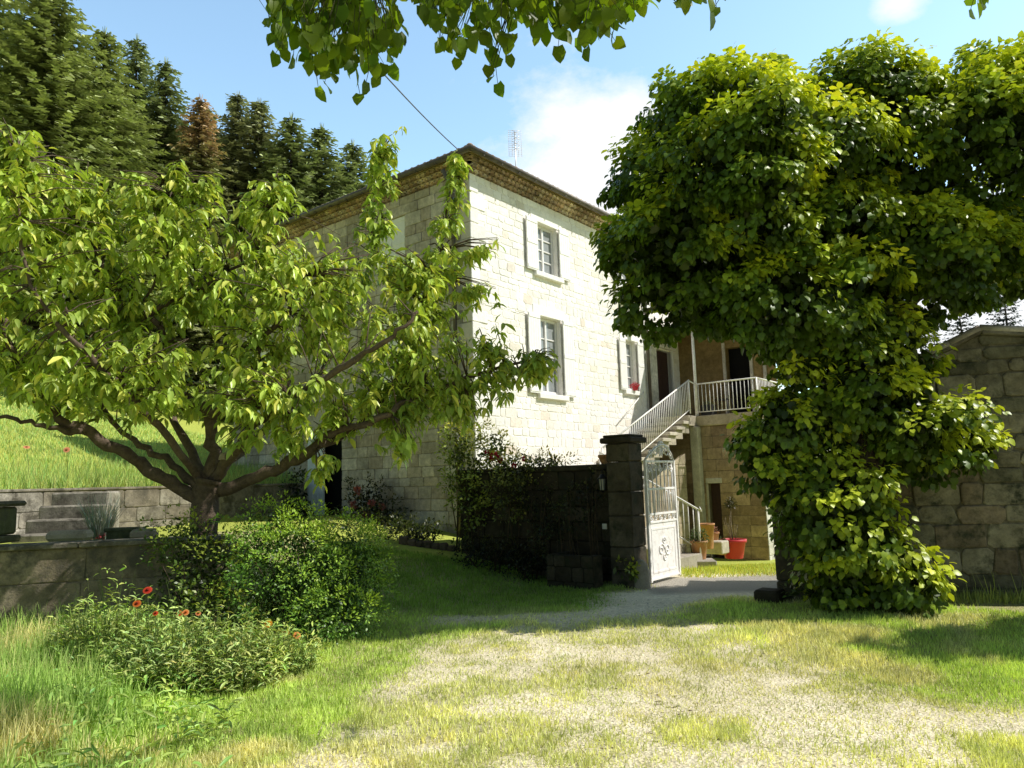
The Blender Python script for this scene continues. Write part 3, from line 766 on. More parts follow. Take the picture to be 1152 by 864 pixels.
stair = mb.build('staircase', M['sunlit_step'], house)
mb = MB()
def wtop(a): return zA + (a) / dt * dz - .7
masonry(mb, HP(T0, 1.12, 0), u, n, T1 - T0 - .25, -.6, 2.2, [], (.26, .36), (.4, .8), .014, .01, .012, .004, [(.50, .42, .30), (.46, .37, .26), (.54, .46, .34)], (.28, .23, .17), .12, top=wtop, seed=38)
mb.build('stair_wall', M['wall_shade'], stair)
mb = MB(); railing(mb, HP(T0, 1.2, zA + dz * .6), HP(T1 + .08, 1.2, ZL + dz * .3), .92, .1, .12)
mb.tube([HP(T1 + .08, 1.2, ZL + .96), HP(TL - .02, 1.2, ZL + .9)], .02, 8); mb.build('railing', M['iron_white'], stair)
mb = MB(); railing(mb, HP(2.55, 1.35, zA), HP(2.55, 3.56, .02), .92, .105, .14); mb.tube([HP(2.55, 3.56, .9), HP(2.55, 3.60, .98), HP(2.55, 3.63, .9)], .018, 8)
mb.build('railing', M['iron_white'], stair)
mb = MB(); a, b_ = HP(5.6, .09, 3.05), HP(7.0, .09, 3.95)
mb.tube([a, b_], .018, 8)
for q in (.1, .9): p = a + (b_ - a) * q; mb.tube([p, p - n * .08 - UP * .04], .01, 6)
mb.build('handrail', M['iron_white'], stair)
# lamp on the wall above the window
lr = empty('wall_lamp', tuple(HP(6.62, .1, 5.7)), 'small white wall lantern fixed above the first floor window beside the linden', 'lamp')
def lantern(root, c, Nn, s_, mat, glassmat, scroll=True):
    c = np.array(c, float)
    mb = MB(); mb.lathe(c, [(.001, .16 * s_), (.03 * s_, .15 * s_), (.085 * s_, .085 * s_), (.09 * s_, .075 * s_), (.07 * s_, .075 * s_)], 6)
    mb.lathe(c, [(.05 * s_, -.11 * s_), (.055 * s_, -.10 * s_), (.02 * s_, -.13 * s_), (.001, -.15 * s_)], 6)
    for j in range(6):
        a = 2 * math.pi * j / 6
        mb.tube([c + np.array((.07 * math.cos(a), .07 * math.sin(a), .08)) * s_, c + np.array((.05 * math.cos(a), .05 * math.sin(a), -.1)) * s_], .006 * s_, 5)
    mb.build('lantern_cage', mat, root)
    mb = MB(); mb.lathe(c, [(.062 * s_, .075 * s_), (.046 * s_, -.1 * s_)], 6); mb.build('glass', glassmat, root)
    mb = MB(); mb.tube([c + UP * .16 * s_, c + UP * .22 * s_, c + UP * .24 * s_ - Nn * .08 * s_, c + UP * .12 * s_ - Nn * .17 * s_, c - UP * .02 * s_ - Nn * .18 * s_], .009 * s_, 6)
    mb.obox(c - Nn * .2 * s_ - UP * .07 * s_ - np.cross(Nn, UP) * .03 * s_, np.cross(Nn, UP) * .06 * s_, Nn * .02 * s_, UP * .24 * s_); mb.build('bracket', mat, root)
lantern(lr, HP(6.62, .24, 5.66), n, 1.3, M['iron_white'], M['glass'])

# ------------------------------------------------------------------ pots
def pot_mb(o, rb, rt, h, rim=.03, k=24):
    mb = MB(); mb.lathe(o, [(.001, 0), (rb, 0), (rb * 1.02, .01), (rt * .96, h - rim * 1.6), (rt * 1.06, h - rim * 1.5), (rt * 1.07, h - .005), (rt * 1.03, h), (rt * .93, h), (rt * .9, h - .04)], k); return mb
def soil(o, r, z, parent):
    mb = MB(); mb.lathe(o, [(r, z), (r * .5, z + .012), (.001, z + .015)], 16); mb.build('soil', M['soil'], parent)
def bushy(P0, rad, hgt, k, leaf, col, parent, name='foliage', mat='shrub', up=.6):
    P0 = np.array(P0); d = rsphere(k); d[:, 2] = np.abs(d[:, 2]); r_ = rng.random(k) ** .5
    Pp = P0 + d * r_[:, None] * np.array([rad, rad, hgt])
    D = d * .8 + rng.normal(0, .5, (k, 3)); D[:, 2] += .1
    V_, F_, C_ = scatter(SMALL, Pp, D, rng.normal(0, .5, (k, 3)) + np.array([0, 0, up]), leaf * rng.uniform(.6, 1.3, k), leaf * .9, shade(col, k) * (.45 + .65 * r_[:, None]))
    return mesh_np(name, V_, F_, M[mat], parent, C_)
def pot(name, loc, rb, rt, h, label, cat='flower pot', mat='terracotta', plant=None):
    loc = np.array(loc, float)
    r_ = empty(name, tuple(loc), label, cat, None)
    mb = pot_mb(loc, rb, rt, h); mb.build('pot', M[mat], r_); soil(loc, rt * .92, h - .035, r_)
    if plant: bushy(loc + UP * (h - .03), *plant, r_)
    return r_
def ground_at(px, py, Y):
    p = at(px, py, Y); return np.array([p.x, p.y, h1(p.x, p.y)])
p = HP(5.75, .3, 0); stz = zA + math.floor((5.75 - T0) / dt + 1) * dz
pot('terracotta_pot', HP(5.78, .28, stz), .10, .165, .24, 'empty terracotta pot on the stair against the sunlit wall, above the gate pillar')
# courtyard pots
rp = empty('potted_topiary', tuple(at(826, 626, 17.6)), 'large red pot with a thin bare topiary and ball head by the wing wall', 'potted plant')
o_ = np.array(at(826, 628, 17.6)); 
mb = pot_mb(o_, .20, .29, .44, .05); mb.build('pot', M['red_pot'], rp); soil(o_, .27, .40, rp)
mb = MB(); rg = random.Random(6)
for i in range(9):
    a = rg.uniform(0, 6.28); q = o_ + np.array((.12 * math.cos(a), .12 * math.sin(a), .4)); e_ = q + np.array((rg.uniform(-.2, .12), rg.uniform(-.1, .1), rg.uniform(.3, .6)))
    mb.tube([q, (q + e_) / 2 + np.array((rg.uniform(-.03, .03), 0, 0)), e_], [.007, .005, .003], 5, (.35, .28, .2))
mb.tube([o_ + UP * .38, o_ + UP * .8 + np.array((-.03, 0, 0)), o_ + UP * 1.2 + np.array((0.0, 0, 0))], [.016, .013, .01], 6, (.3, .24, .18))
mb.build('stem', M['bark'], rp)
bushy(o_ + UP * 1.16, .14, .26, 420, .05, (.10, .085, .04), rp, 'ball_head'); 
a_ = np.array(at(787, 622, 14.9))
pot('potted_shrub', (a_[0], a_[1], a_[2] - .12), .115, .165, .36, 'terracotta pot with a bushy green plant at the foot of the stair', 'potted plant', plant=(.2, .3, 520, .05, (.10, .14, .05)))
mb = MB(); mb.obox((a_[0] - .26, a_[1] - .3, a_[2] - .42), (.5, -.05, 0), (.05, .5, 0), (0, 0, .30), (.5, .46, .4), .02); tag(mb.build('stone_block', M['sunlit_step']), 'flat stone block under the terracotta pot at the stair foot', 'stone block')
a_ = np.array(at(796, 612, 16.6)); pot('tall_pot', (a_[0], a_[1], a_[2] - .1), .12, .17, .55, 'tall terracotta pot behind the bushy potted plant', plant=None)
a_ = np.array(at(803, 611, 17.2)); pot('small_flower_pot', (a_[0], a_[1], a_[2] - .05), .09, .13, .3, 'terracotta pot with pink flowers in front of the dark wing door', 'potted plant', plant=(.14, .16, 160, .05, (.45, .22, .18)))
mb = MB(); mb.obox(at(789, 623, 17.0), n * .5, u * .4, UP * .28, (.62, .56, .46), .02); tag(mb.build('stone_step', M['sunlit_step']), 'pale stone step below the small pots by the wing door', 'step')
a_ = np.array(at(813, 624, 17.4)); r_ = empty('dark_pot_plant', tuple(a_), 'small dark leafy plant beside the red pot', 'potted plant'); pot_mb(a_, .08, .1, .16).build('pot', M['terracotta'], r_); bushy(a_ + UP * .12, .14, .3, 260, .06, (.06, .07, .03), r_)
# geranium box on the window sill
q = HP(6.48, .12, 3.955); r_ = empty('geranium_pot', tuple(q), 'bright red pot of geraniums on the small window sill', 'flower pot')
pot_mb(q, .06, .085, .12).build('pot', M['red_pot'], r_); soil(q, .08, .1, r_); bushy(q + UP * .1, .14, .12, 150, .045, (.55, .03, .05), r_, 'bloom', 'petal')
# chair and box on the landing
r_ = empty('metal_chair', tuple(HP(TL + .6, 1.75, ZL)), 'black metal garden chair standing on the landing behind the white rail', 'chair')
def cp(a, b, z): return HP(TL + .6 + b, 1.75 + a, ZL + z)
mb = MB(); mb.obox(cp(-.2, -.2, .44), n * .4, u * .4, UP * .02, bev=.005); mb.build('seat', M['black_iron'], r_)
for (a, b) in ((-.18, -.18), (.18, -.18), (-.18, .18), (.18, .18)):
    mb = MB(); mb.tube([cp(a, b, .44), cp(a * 1.15, b * 1.15, 0)], .012, 6); mb.build('leg', M['black_iron'], r_)
mb = MB(); mb.tube([cp(-.18, .18, .44), cp(-.2, .24, .75), cp(-.12, .26, .88), cp(.12, .26, .88), cp(.2, .24, .75), cp(.18, .18, .44)], .012, 6)
for q in (-.08, 0, .08): mb.tube([cp(q, .19, .45), cp(q, .25, .87)], .007, 5)
mb.build('backrest', M['black_iron'], r_)
r_ = empty('black_planter', tuple(HP(TL + .25, 1.42, ZL)), 'square black planter box on the landing near the rail corner', 'planter')
mb = MB(); o_ = HP(TL + .1, 1.3, ZL)
for (o2, a, b) in ((o_, n * .32, u * .02), (o_ + u * .3, n * .32, u * .02), (o_ + u * .02, n * .02, u * .28), (o_ + n * .3 + u * .02, n * .02, u * .28)): mb.obox(o2, a, b, UP * .3)
mb.build('box', M['black_iron'], r_); bushy(o_ + n * .16 + u * .16 + UP * .22, .16, .2, 160, .06, (.06, .08, .03), r_)

# ------------------------------------------------------------------ garden wall, pillars, gate
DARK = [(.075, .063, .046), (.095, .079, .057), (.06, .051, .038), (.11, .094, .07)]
gw = MB(); GT = -1.25
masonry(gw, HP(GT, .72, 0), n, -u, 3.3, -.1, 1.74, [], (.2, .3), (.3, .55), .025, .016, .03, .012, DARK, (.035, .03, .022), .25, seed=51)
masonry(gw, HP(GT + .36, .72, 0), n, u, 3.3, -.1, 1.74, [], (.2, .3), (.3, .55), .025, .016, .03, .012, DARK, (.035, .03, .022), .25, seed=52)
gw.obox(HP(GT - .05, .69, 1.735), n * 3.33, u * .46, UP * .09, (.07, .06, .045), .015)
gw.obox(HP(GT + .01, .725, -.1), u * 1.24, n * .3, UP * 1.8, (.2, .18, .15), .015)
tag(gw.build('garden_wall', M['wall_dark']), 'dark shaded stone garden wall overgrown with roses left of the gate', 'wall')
def pillar(s0, t0, label, h=2.12, cap=True, wdt=.4):
    r_ = empty('gate_pillar', tuple(HP(t0, s0, 0)), label, 'gate pillar')
    mb = MB(); z = -.15; rgp = random.Random(int(s0 * 10))
    while z < h - .02:
        hh = min(rgp.uniform(.34, .46), h - z)
        if h - z - hh < .12: hh = h - z
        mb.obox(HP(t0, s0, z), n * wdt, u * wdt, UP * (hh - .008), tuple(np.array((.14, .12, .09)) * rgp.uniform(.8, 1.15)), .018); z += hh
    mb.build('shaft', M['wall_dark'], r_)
    if cap:
        mb = MB(); mb.obox(HP(t0 - .065, s0 - .065, h), n * (wdt + .13), u * (wdt + .13), UP * .085, (.085, .07, .052), .02); mb.obox(HP(t0 - .03, s0 - .03, h + .085), n * (wdt + .06), u * (wdt + .06), UP * .04, (.085, .07, .052), .02); mb.build('cap', M['wall_dark'], r_)
    return r_
pl = pillar(4.06, -1.62, 'square stone gate pillar with flat capstone left of the white gate')
mb = MB(); mb.lathe(HP(-1.50, 4.5, -.05), [(.13, 0), (.125, .25), (.10, .38), (.05, .45), (.001, .47)], 14, (.45, .40, .33)); mb.build('guard_stone', M['sunlit_step'], pl)
pillar(6.5, -1.6, 'dark stone gate pillar right of the opening, under the linden', 1.9)
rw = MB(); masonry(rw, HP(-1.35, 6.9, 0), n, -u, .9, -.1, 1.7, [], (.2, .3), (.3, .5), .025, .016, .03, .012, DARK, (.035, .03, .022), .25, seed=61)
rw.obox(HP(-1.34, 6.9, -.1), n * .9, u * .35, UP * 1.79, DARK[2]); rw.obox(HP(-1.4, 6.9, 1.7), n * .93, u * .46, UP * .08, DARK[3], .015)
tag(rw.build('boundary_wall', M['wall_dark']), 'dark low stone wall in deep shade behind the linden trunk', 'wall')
mb = MB(); mb.obox(HP(-1.9, 6.3, -.05), n * .32, u * .3, UP * .2, DARK[1], .03); tag(mb.build('stone_block', M['wall_dark']), 'dark stone block on the ground at the foot of the right pillar', 'stone block')
# gate leaf, swung open into the courtyard
GS, G0, G1 = 4.48, -1.2, -.22
gate = empty('garden_gate', tuple(HP(G0, GS, .05)), 'white painted iron gate standing open beside the left pillar', 'gate')
def GP(a, z, d=0.0): return HP(G0 + a, GS + d, .04 + z)
GWd = G1 - G0
mb = MB()
for a in (.02, GWd - .02): mb.obox(GP(a - .022, 0, -.02), u * .044, n * .04, UP * 1.82, bev=.004)
for z in (.02, .86, .98, 1.36, 1.78): mb.obox(GP(.04, z, -.014), u * (GWd - .08), n * .028, UP * .035, bev=.003)
gf = mb.build('frame', M['iron_white'], gate)
mb = MB(); mb.obox(GP(.042, .055, -.004), u * (GWd - .084), n * .006, UP * .805)
mb.obox(GP(.10, .12, .002), u * (GWd - .2), n * .006, UP * .03); mb.obox(GP(.10, .76, .002), u * (GWd - .2), n * .006, UP * .03)
mb.obox(GP(.10, .15, .002), u * .03, n * .006, UP * .61); mb.obox(GP(GWd - .13, .15, .002), u * .03, n * .006, UP * .61)
pn = mb.build('panel', M['iron_white'], gate)
def spiral(mb, c, r0_, turns, sgn=1, a0=0, d=.0, rad=.0105):
    pts = []
    for i in range(int(turns * 14) + 1):
        a = a0 + sgn * i / 14 * 2 * math.pi; r_ = r0_ * (1 - .8 * i / (turns * 14))
        pts.append(GP(c[0] + r_ * math.cos(a), c[1] + r_ * math.sin(a), d))
    mb.tube(pts, rad, 5)
mb = MB()
for i in range(7): a = .1 + (GWd - .2) * i / 6; mb.tube([GP(a, .99), GP(a, 1.80)], .011, 6)
for i in range(13): a = .06 + (GWd - .12) * i / 12; mb.tube([GP(a, 1.0), GP(a, 1.37)], .008, 6)
mb.build('bars', M['iron_white'], gate)
mb = MB()
for i in range(6): spiral(mb, (.12 + (GWd - .24) * i / 5, .935), .055, 1.3, 1 if i % 2 else -1)
for i in range(5): spiral(mb, (.14 + (GWd - .28) * i / 4, 1.70), .07, 1.3, 1 if i % 2 else -1)
pts = [GP(.02 + (GWd - .04) * i / 20, 1.82 + .34 * math.sin(math.pi * min(1, (i / 20) * 1.0)) ** .8 * (.35 + .65 * (i / 20))) for i in range(21)]
mb.tube(pts, .018, 6)
for (c, r_, sg) in (((.2, 1.9), .075, 1), ((.36, 1.95), .085, -1), ((.55, 1.99), .14, 1), ((.55, 1.99), .09, -1), ((.75, 1.96), .10, 1), ((.88, 1.88), .06, -1)): spiral(mb, c, r_, 1.5, sg, 0 if sg > 0 else 3.1)
for i in range(10):
    a = 2 * math.pi * i / 10; mb.tube([GP(.55, 2.0), GP(.55 + .13 * math.cos(a), 2.0 + .13 * math.sin(a))], .011, 5)
for (c, r_, sg) in (((GWd / 2 - .1, .45), .1, 1), ((GWd / 2 + .1, .45), .1, -1), ((GWd / 2, .58), .06, 1), ((GWd / 2, .34), .06, -1)): spiral(mb, c, r_, 1.4, sg, 0, .006)
mb.build('scrollwork', M['iron_white'], gate)
# lantern, plate and pot on the wall
lg = empty('wall_lantern', tuple(HP(-1.5, 3.75, 1.6)), 'little black iron lantern hanging on the dark garden wall by the pillar', 'lamp')
lantern(lg, HP(GT - .17, 3.86, 1.52), -u, .95, M['black_iron'], M['glass'])
mb = MB(); mb.obox(HP(GT - .05, 3.74, .82), n * .085, u * .016, UP * .085, bev=.006); mb.obox(HP(GT - .057, 3.76, .84), n * .045, u * .01, UP * .045, bev=.008); tag(mb.build('bell_plate', M['white_paint']), 'small white square plate on the garden wall beside the pillar', 'plate')
pot('terracotta_pot', HP(GT + .18, 3.72, 1.825), .075, .115, .15, 'small terracotta pot on top of the garden wall beside the pillar cap')
# planter in front of the wall
r_ = empty('stone_planter', tuple(HP(-1.9, 3.4, 0)), 'low dark stone planter box against the wall left of the pillar', 'planter')
mb = MB(); masonry(mb, HP(-1.98, 3.15, 0), n, -u, .84, -.1, .48, [], (.14, .2), (.2, .35), .02, .012, .02, .01, DARK, (.035, .03, .022), .2, seed=71)
mb.obox(HP(-1.979, 3.15, -.1), n * .12, u * .6, UP * .58, DARK[1], .01); mb.obox(HP(-1.979, 3.87, -.1), n * .12, u * .25, UP * .58, DARK[1], .01); mb.obox(HP(-1.979, 3.27, -.1), n * .6, u * .1, UP * .58, DARK[1])
mb.build('box', M['wall_dark'], r_)
mb = MB(); mb.obox(HP(-1.87, 3.28, .3), n * .58, u * .5, UP * .08); mb.build('soil', M['soil'], r_)

# ------------------------------------------------------------------ terrace walls on the left
OLD = [(.34, .31, .26), (.40, .36, .30), (.30, .27, .22)]
d1 = np.array([.9604, .2785, 0]); n1 = np.array([.2785, -.9604, 0])
A1 = np.array([-8.0, wall1_y(-8.0), 0]); L1 = 4.75
mb = MB(); masonry(mb, A1, d1, n1, L1, -.1, 1.0, [], (.3, .4), (.6, 1.3), .012, .008, .03, .01, [(.40, .34, .25)], (.34, .29, .21), .2, seed=81)
mb.obox(A1 - n1 * .34 + UP * -.1, d1 * L1, n1 * .335, UP * 1.095, (.34, .31, .26))
for i in range(6):
    mb.obox(A1 + d1 * (i * L1 / 6 + .004) - n1 * .36 + UP * .998, d1 * (L1 / 6 - .008), n1 * .42, UP * .06, tuple(np.array((.46, .43, .37)) * rg.uniform(.85, 1.1)), .012)
tag(mb.build('terrace_wall', M['concrete']), 'front low stained wall at left, dappled by the cherry tree', 'wall')
d2_ = np.array([.427, .904, 0]); n2_ = np.array([.904, -.427, 0])
A2 = np.array([W2A[0], W2A[1], 0]) - d2_ * 1.2; L2 = 9.0
mb = MB(); masonry(mb, A2, d2_, n2_, L2, .8, 1.66, [], (.2, .3), (.35, .8), .02, .012, .03, .012, [(.48, .44, .37), (.42, .38, .32), (.52, .49, .43)], (.42, .39, .33), .15, seed=91)
mb.obox(A2 - n2_ * .3 + UP * .8, d2_ * L2, n2_ * .295, UP * .855, (.4, .37, .3)); mb.obox(A2 - n2_ * .32 + UP * 1.657, d2_ * L2, n2_ * .36, UP * .05, (.46, .42, .36), .012)
tag(mb.build('upper_terrace_wall', M['concrete']), 'sunlit upper terrace wall below the meadow, behind the cherry trunk', 'wall')
mb = MB()   # stone steps rising to the meadow
base = np.array(at(62, 600, 11.0)); 
for i in range(4):
    wid = 1.25 - .12 * i
    mb.obox((base[0] - .65, base[1] + i * .3, .85), (wid, .05, 0), (-.02, .42, 0), (0, 0, .18 + i * .2), tuple(np.array((.46, .43, .37)) * rg.uniform(.8, 1.05)), .025)
tag(mb.build('stone_steps', M['concrete']), 'weathered stone steps climbing from the terrace to the meadow', 'steps')
mb = MB()
c_ = np.array(at(-38, 602, 9.6)); mb.obox(c_ + np.array((-.45, 0, -.12)), (.9, 0, 0), (0, .4, 0), (0, 0, .09), (.2, .19, .11), .02)
for q in (-.42, .22): mb.obox(c_ + np.array((q, .05, -.02)), (.2, 0, 0), (0, .3, 0), (0, 0, .36), (.17, .18, .09), .03)
mb.obox(c_ + np.array((-.5, -.03, .345)), (1.0, 0, 0), (0, .45, 0), (0, 0, .07), (.2, .185, .12), .03)
tag(mb.build('stone_bench', M['concrete']), 'mossy dark stone bench at the left edge on the terrace', 'bench')
for (px, py, sx, lab) in ((72, 598, .5, 'pale flat stone slab lying on the terrace wall, below the steps'), (157, 596, .28, 'square pale stone block on the terrace, right of the pots')):
    c_ = np.array(at(px, py + 6, 9.3)); mb = MB(); mb.obox(c_ + np.array((-sx / 2, 0, -.06)), (sx, .03, 0), (-.02, .25, 0), (0, 0, .13), (.5, .42, .3), .04); tag(mb.build('stone_block', M['sunlit_step']), lab, 'stone block')
c_ = np.array(at(113, 600, 10.2)); c_[2] = h1(c_[0], c_[1])
r_ = empty('wispy_plant', tuple(c_), 'wispy silver grass plant with pink base flowers against the terrace wall', 'plant')
k = 260; a = rng.uniform(0, 6.28, k); rr = rng.random(k) * .06
Pp = c_ + np.stack([np.cos(a) * rr, np.sin(a) * rr, np.zeros(k)], 1); D = np.stack([np.cos(a) * .32, np.sin(a) * .32, np.ones(k)], 1) + rng.normal(0, .08, (k, 3))
V_, F_, C_ = scatter(BLADE, Pp, D, rng.normal(size=(k, 3)), rng.uniform(.3, .75, k), .012, shade((.34, .38, .36), k)); mesh_np('foliage', V_, F_, M['grass'], r_, C_)
k = 120; Pp = c_ + rng.normal(0, 1, (k, 3)) * np.array([.14, .08, .03]) + UP * .1
V_, F_, C_ = scatter(SMALL, Pp, rng.normal(size=(k, 3)), rng.normal(size=(k, 3)) + UP, .06, .05, shade((.45, .10, .12), k)); mesh_np('bloom', V_, F_, M['petal'], r_, C_)
c_ = np.array(at(140, 598, 10.0)); c_[2] = h1(c_[0], c_[1])
mb = MB(); mb.obox(c_ + np.array((-.2, -.1, 0)), (.42, 0, 0), (0, .2, 0), (0, 0, .2), (.12, .13, .07), .02); mb.obox(c_ + np.array((-.22, -.12, .17)), (.46, 0, 0), (0, .24, 0), (0, 0, .05), (.13, .14, .08), .015); tag(mb.build('stone_trough', M['wall_dark']), 'small mossy dark trough beside the wispy plant', 'trough')

# ------------------------------------------------------------------ outbuilding on the right
ob = empty('stone_outbuilding', (5.2, 9.5, 0), 'low grey stone outbuilding with pale coping at the right edge', 'outbuilding')
dO = np.array([.958, -.287, 0]); nO = np.array([-.287, -.958, 0]); AO = np.array([4.75, 9.68, 0])
def otop(a):
    ap = 1.30
    return 3.27 - (ap - a) * .46 if a < ap else 3.27 - (a - ap) * .14
mb = MB(); masonry(mb, AO, dO, nO, 5.2, -.15, 3.3, [], (.15, .30), (.2, .62), .028, .014, .035, .032, [(.32, .295, .22), (.37, .335, .245), (.27, .255, .185), (.37, .30, .22), (.44, .40, .30)], (.25, .225, .165), .22, top=otop, seed=101)
mb.obox(AO - nO * .02 + UP * -.1, -nO * 1.5, dO * .3, UP * 2.7, (.15, .14, .10))
mb.obox(AO - nO * 1.5 + UP * -.1, -nO * .2, dO * 5.2, UP * 2.5, (.15, .14, .10))
mb.build('wall', M['wall_old'], ob)
mb = MB()
pk = AO + dO * 1.30 + UP * 3.27; lf = AO + dO * -.15 + UP * otop(-.15); rt_ = AO + dO * 5.3 + UP * otop(5.3)
mb.obox(lf + nO * .10 + UP * .01, pk - lf, -nO * 1.8, UP * .07, (.26, .23, .2), .012)
mb.obox(pk + nO * .10 + UP * .01 + dO * .01, rt_ - pk, -nO * 1.8, UP * .07, (.30, .28, .25), .012)
mb.build('roof', M['wall_old'], ob)
mb = MB()
for (p, q, c) in ((lf, pk, (.42, .38, .34)), (pk, rt_, (.56, .52, .47))):
    m_ = 4 if p is lf else 8
    for i in range(m_):
        a = p + (q - p) * i / m_; b_ = p + (q - p) * (i + .985) / m_
        mb.tube([a + nO * .06 + UP * .085, b_ + nO * .06 + UP * .085], .05, 10, c)
mb.build('coping', M['sunlit_step'], ob)

# ------------------------------------------------------------------ antenna and cable
ac = np.array(at(580, 178, 18.2)); r_ = empty('tv_antenna', (ac[0], ac[1], ac[2] - .9), 'white grid television antenna standing on the roof', 'antenna')
mb = MB(); mb.tube([ac - UP * 1.2, ac + UP * .72], .014, 8); mb.build('mast', M['alu'], r_)
mb = MB(); ax = np.array([.97, .15, 0])
for q in np.linspace(-.17, .17, 5): mb.tube([ac + ax * q + UP * .05, ac + ax * q + UP * .76], .0045, 5)
for q in np.linspace(.05, .76, 13): mb.tube([ac - ax * .18 + UP * q, ac + ax * .18 + UP * q], .0045, 5)
mb.build('reflector_grid', M['white_paint'], r_)
mb = MB()
for q in (.2, .35, .5, .65):
    o2 = ac + np.array((.02, -.12, q)); mb.tube([o2 - ax * .1 + UP * .05, o2, o2 + ax * .1 + UP * .05], .006, 5); mb.tube([o2 - ax * .1 - UP * .05, o2, o2 + ax * .1 - UP * .05], .006, 5); mb.tube([o2, o2 + np.array((0, .12, 0))], .006, 5)
mb.build('dipoles', M['alu'], r_)
mb = MB(); a, b_ = np.array(at(515, 168, 14.9)), np.array(at(300, -70, 6.5))
mb.tube([a + (b_ - a) * q - UP * .35 * 4 * q * (1 - q) * .3 for q in np.linspace(0, 1, 16)], .011, 6); tag(mb.build('overhead_cable', M['rope']), 'grey overhead cable running from the roof corner into the linden leaves', 'cable')

# ------------------------------------------------------------------ trees
LIND_C = (.165, .28, .03)
def limb(mb, pts, r0_, r1_, k=8, col=(.16, .13, .10), wob=.03, seed=0):
    """smooth tapered limb through pts"""
    rg_ = np.random.default_rng(seed); pts = [np.array(p, float) for p in pts]; m_ = len(pts); out_ = []
    sub = 5
    for i in range(m_ - 1):
        p0, p1, p2, p3 = pts[max(i - 1, 0)], pts[i], pts[i + 1], pts[min(i + 2, m_ - 1)]
        for j in range(sub):
            t = j / sub
            out_.append(.5 * (2 * p1 + (p2 - p0) * t + (2 * p0 - 5 * p1 + 4 * p2 - p3) * t * t + (3 * p1 - p0 - 3 * p2 + p3) * t ** 3) + (rg_.normal(0, wob * .35, 3) if (i + j) else 0))
    out_.append(pts[-1]); nn = len(out_)
    rad = [(r0_ + (r1_ - r0_) * (i / (nn - 1)) ** .8) * rg_.uniform(.86, 1.13) for i in range(nn)]
    mb.tube(out_, rad, k, col); return out_
def crown(ells, dens, leaf, base, tmpl=LINDEN, per=38, cr=(.22, .42), inner=.35, droop=.75, lite=1.35, cut=.8):
    """leaf clusters over the skins of a set of ellipsoids (centre, radii) with darker leaves within"""
    Pp, D, Nn, Cc, Ls = [], [], [], [], []
    for e_i, (c, r_) in enumerate(ells):
        c = np.array(c); r_ = np.array(r_)
        area = 4 * math.pi * (((r_[0] * r_[1]) ** 1.6 + (r_[0] * r_[2]) ** 1.6 + (r_[1] * r_[2]) ** 1.6) / 3) ** (1 / 1.6)
        m_ = int(area * dens); d = rsphere(m_)
        q = c + d * r_ * rng.uniform(.78, 1.06, (m_, 1)) * (1 + .13 * np.sin(d[:, :1] * 7 + d[:, 2:] * 9 + e_i) + .06 * np.sin(d[:, 1:2] * 13 + d[:, 2:] * 15 + e_i * 2))
        ok = np.ones(m_, bool)
        for j, (c2, r2) in enumerate(ells):
            if j != e_i: ok &= (((q - np.array(c2)) / np.array(r2)) ** 2).sum(1) > cut * cut * .8
        q, d = q[ok], unit(d[ok] / r_)
        for i in range(len(q)):
            kk = int(per * rng.uniform(.6, 1.4)); R_ = rng.uniform(*cr)
            off = rsphere(kk) * (rng.random((kk, 1)) ** .4) * R_ * np.array([1, 1, .7])
            p = q[i] + off; p[:, 2] -= .25 * (off[:, :2] ** 2).sum(1) / R_
            Pp.append(p); out_ = np.broadcast_to(d[i], (kk, 3))
            D.append(unit(off) * .55 + out_ * .45 + np.array([0, 0, -droop]) + rng.normal(0, .3, (kk, 3)))
            Nn.append(out_ * .7 + np.array([0, 0, .75]) + rng.normal(0, .38, (kk, 3)))
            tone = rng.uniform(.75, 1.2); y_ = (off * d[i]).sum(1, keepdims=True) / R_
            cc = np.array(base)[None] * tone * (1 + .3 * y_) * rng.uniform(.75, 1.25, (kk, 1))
            sun_side = np.clip(y_ * .45 + d[i][2] * .72 + d[i][0] * .42 + .04 + rng.normal(0, .15, (kk, 1)), 0, 1)  # sunlight painted into the leaf colour on tops and sunward sides
            cc = cc * (.78 + .3 * d[i][2])  # undersides darkened, their shade put into the colour
            cc = cc * (1 - sun_side) + np.array(base)[None] * np.array([4.9, 3.3, 2.4]) * sun_side * lite * .75
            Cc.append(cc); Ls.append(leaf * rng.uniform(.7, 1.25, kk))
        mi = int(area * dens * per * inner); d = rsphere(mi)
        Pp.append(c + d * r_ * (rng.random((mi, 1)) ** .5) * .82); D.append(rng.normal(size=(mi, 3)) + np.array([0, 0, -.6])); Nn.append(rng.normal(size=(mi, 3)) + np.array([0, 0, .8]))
        Cc.append(np.array(base)[None] * rng.uniform(.15, .4, (mi, 1))); Ls.append(leaf * 1.25 * rng.uniform(.8, 1.3, mi))  # inner leaves coloured dark to paint the shade within the crown
    Pp, D, Nn, Cc, Ls = (np.concatenate(a) for a in (Pp, D, Nn, Cc, Ls))
    return scatter(tmpl, Pp, D, Nn, Ls, Ls * .95, np.clip(Cc, .004, .85))
def E(px, py, Y, rx, ry, rd): return (np.array(at(px, py, Y)), (rx * mpp(Y), rd, ry * mpp(Y)))

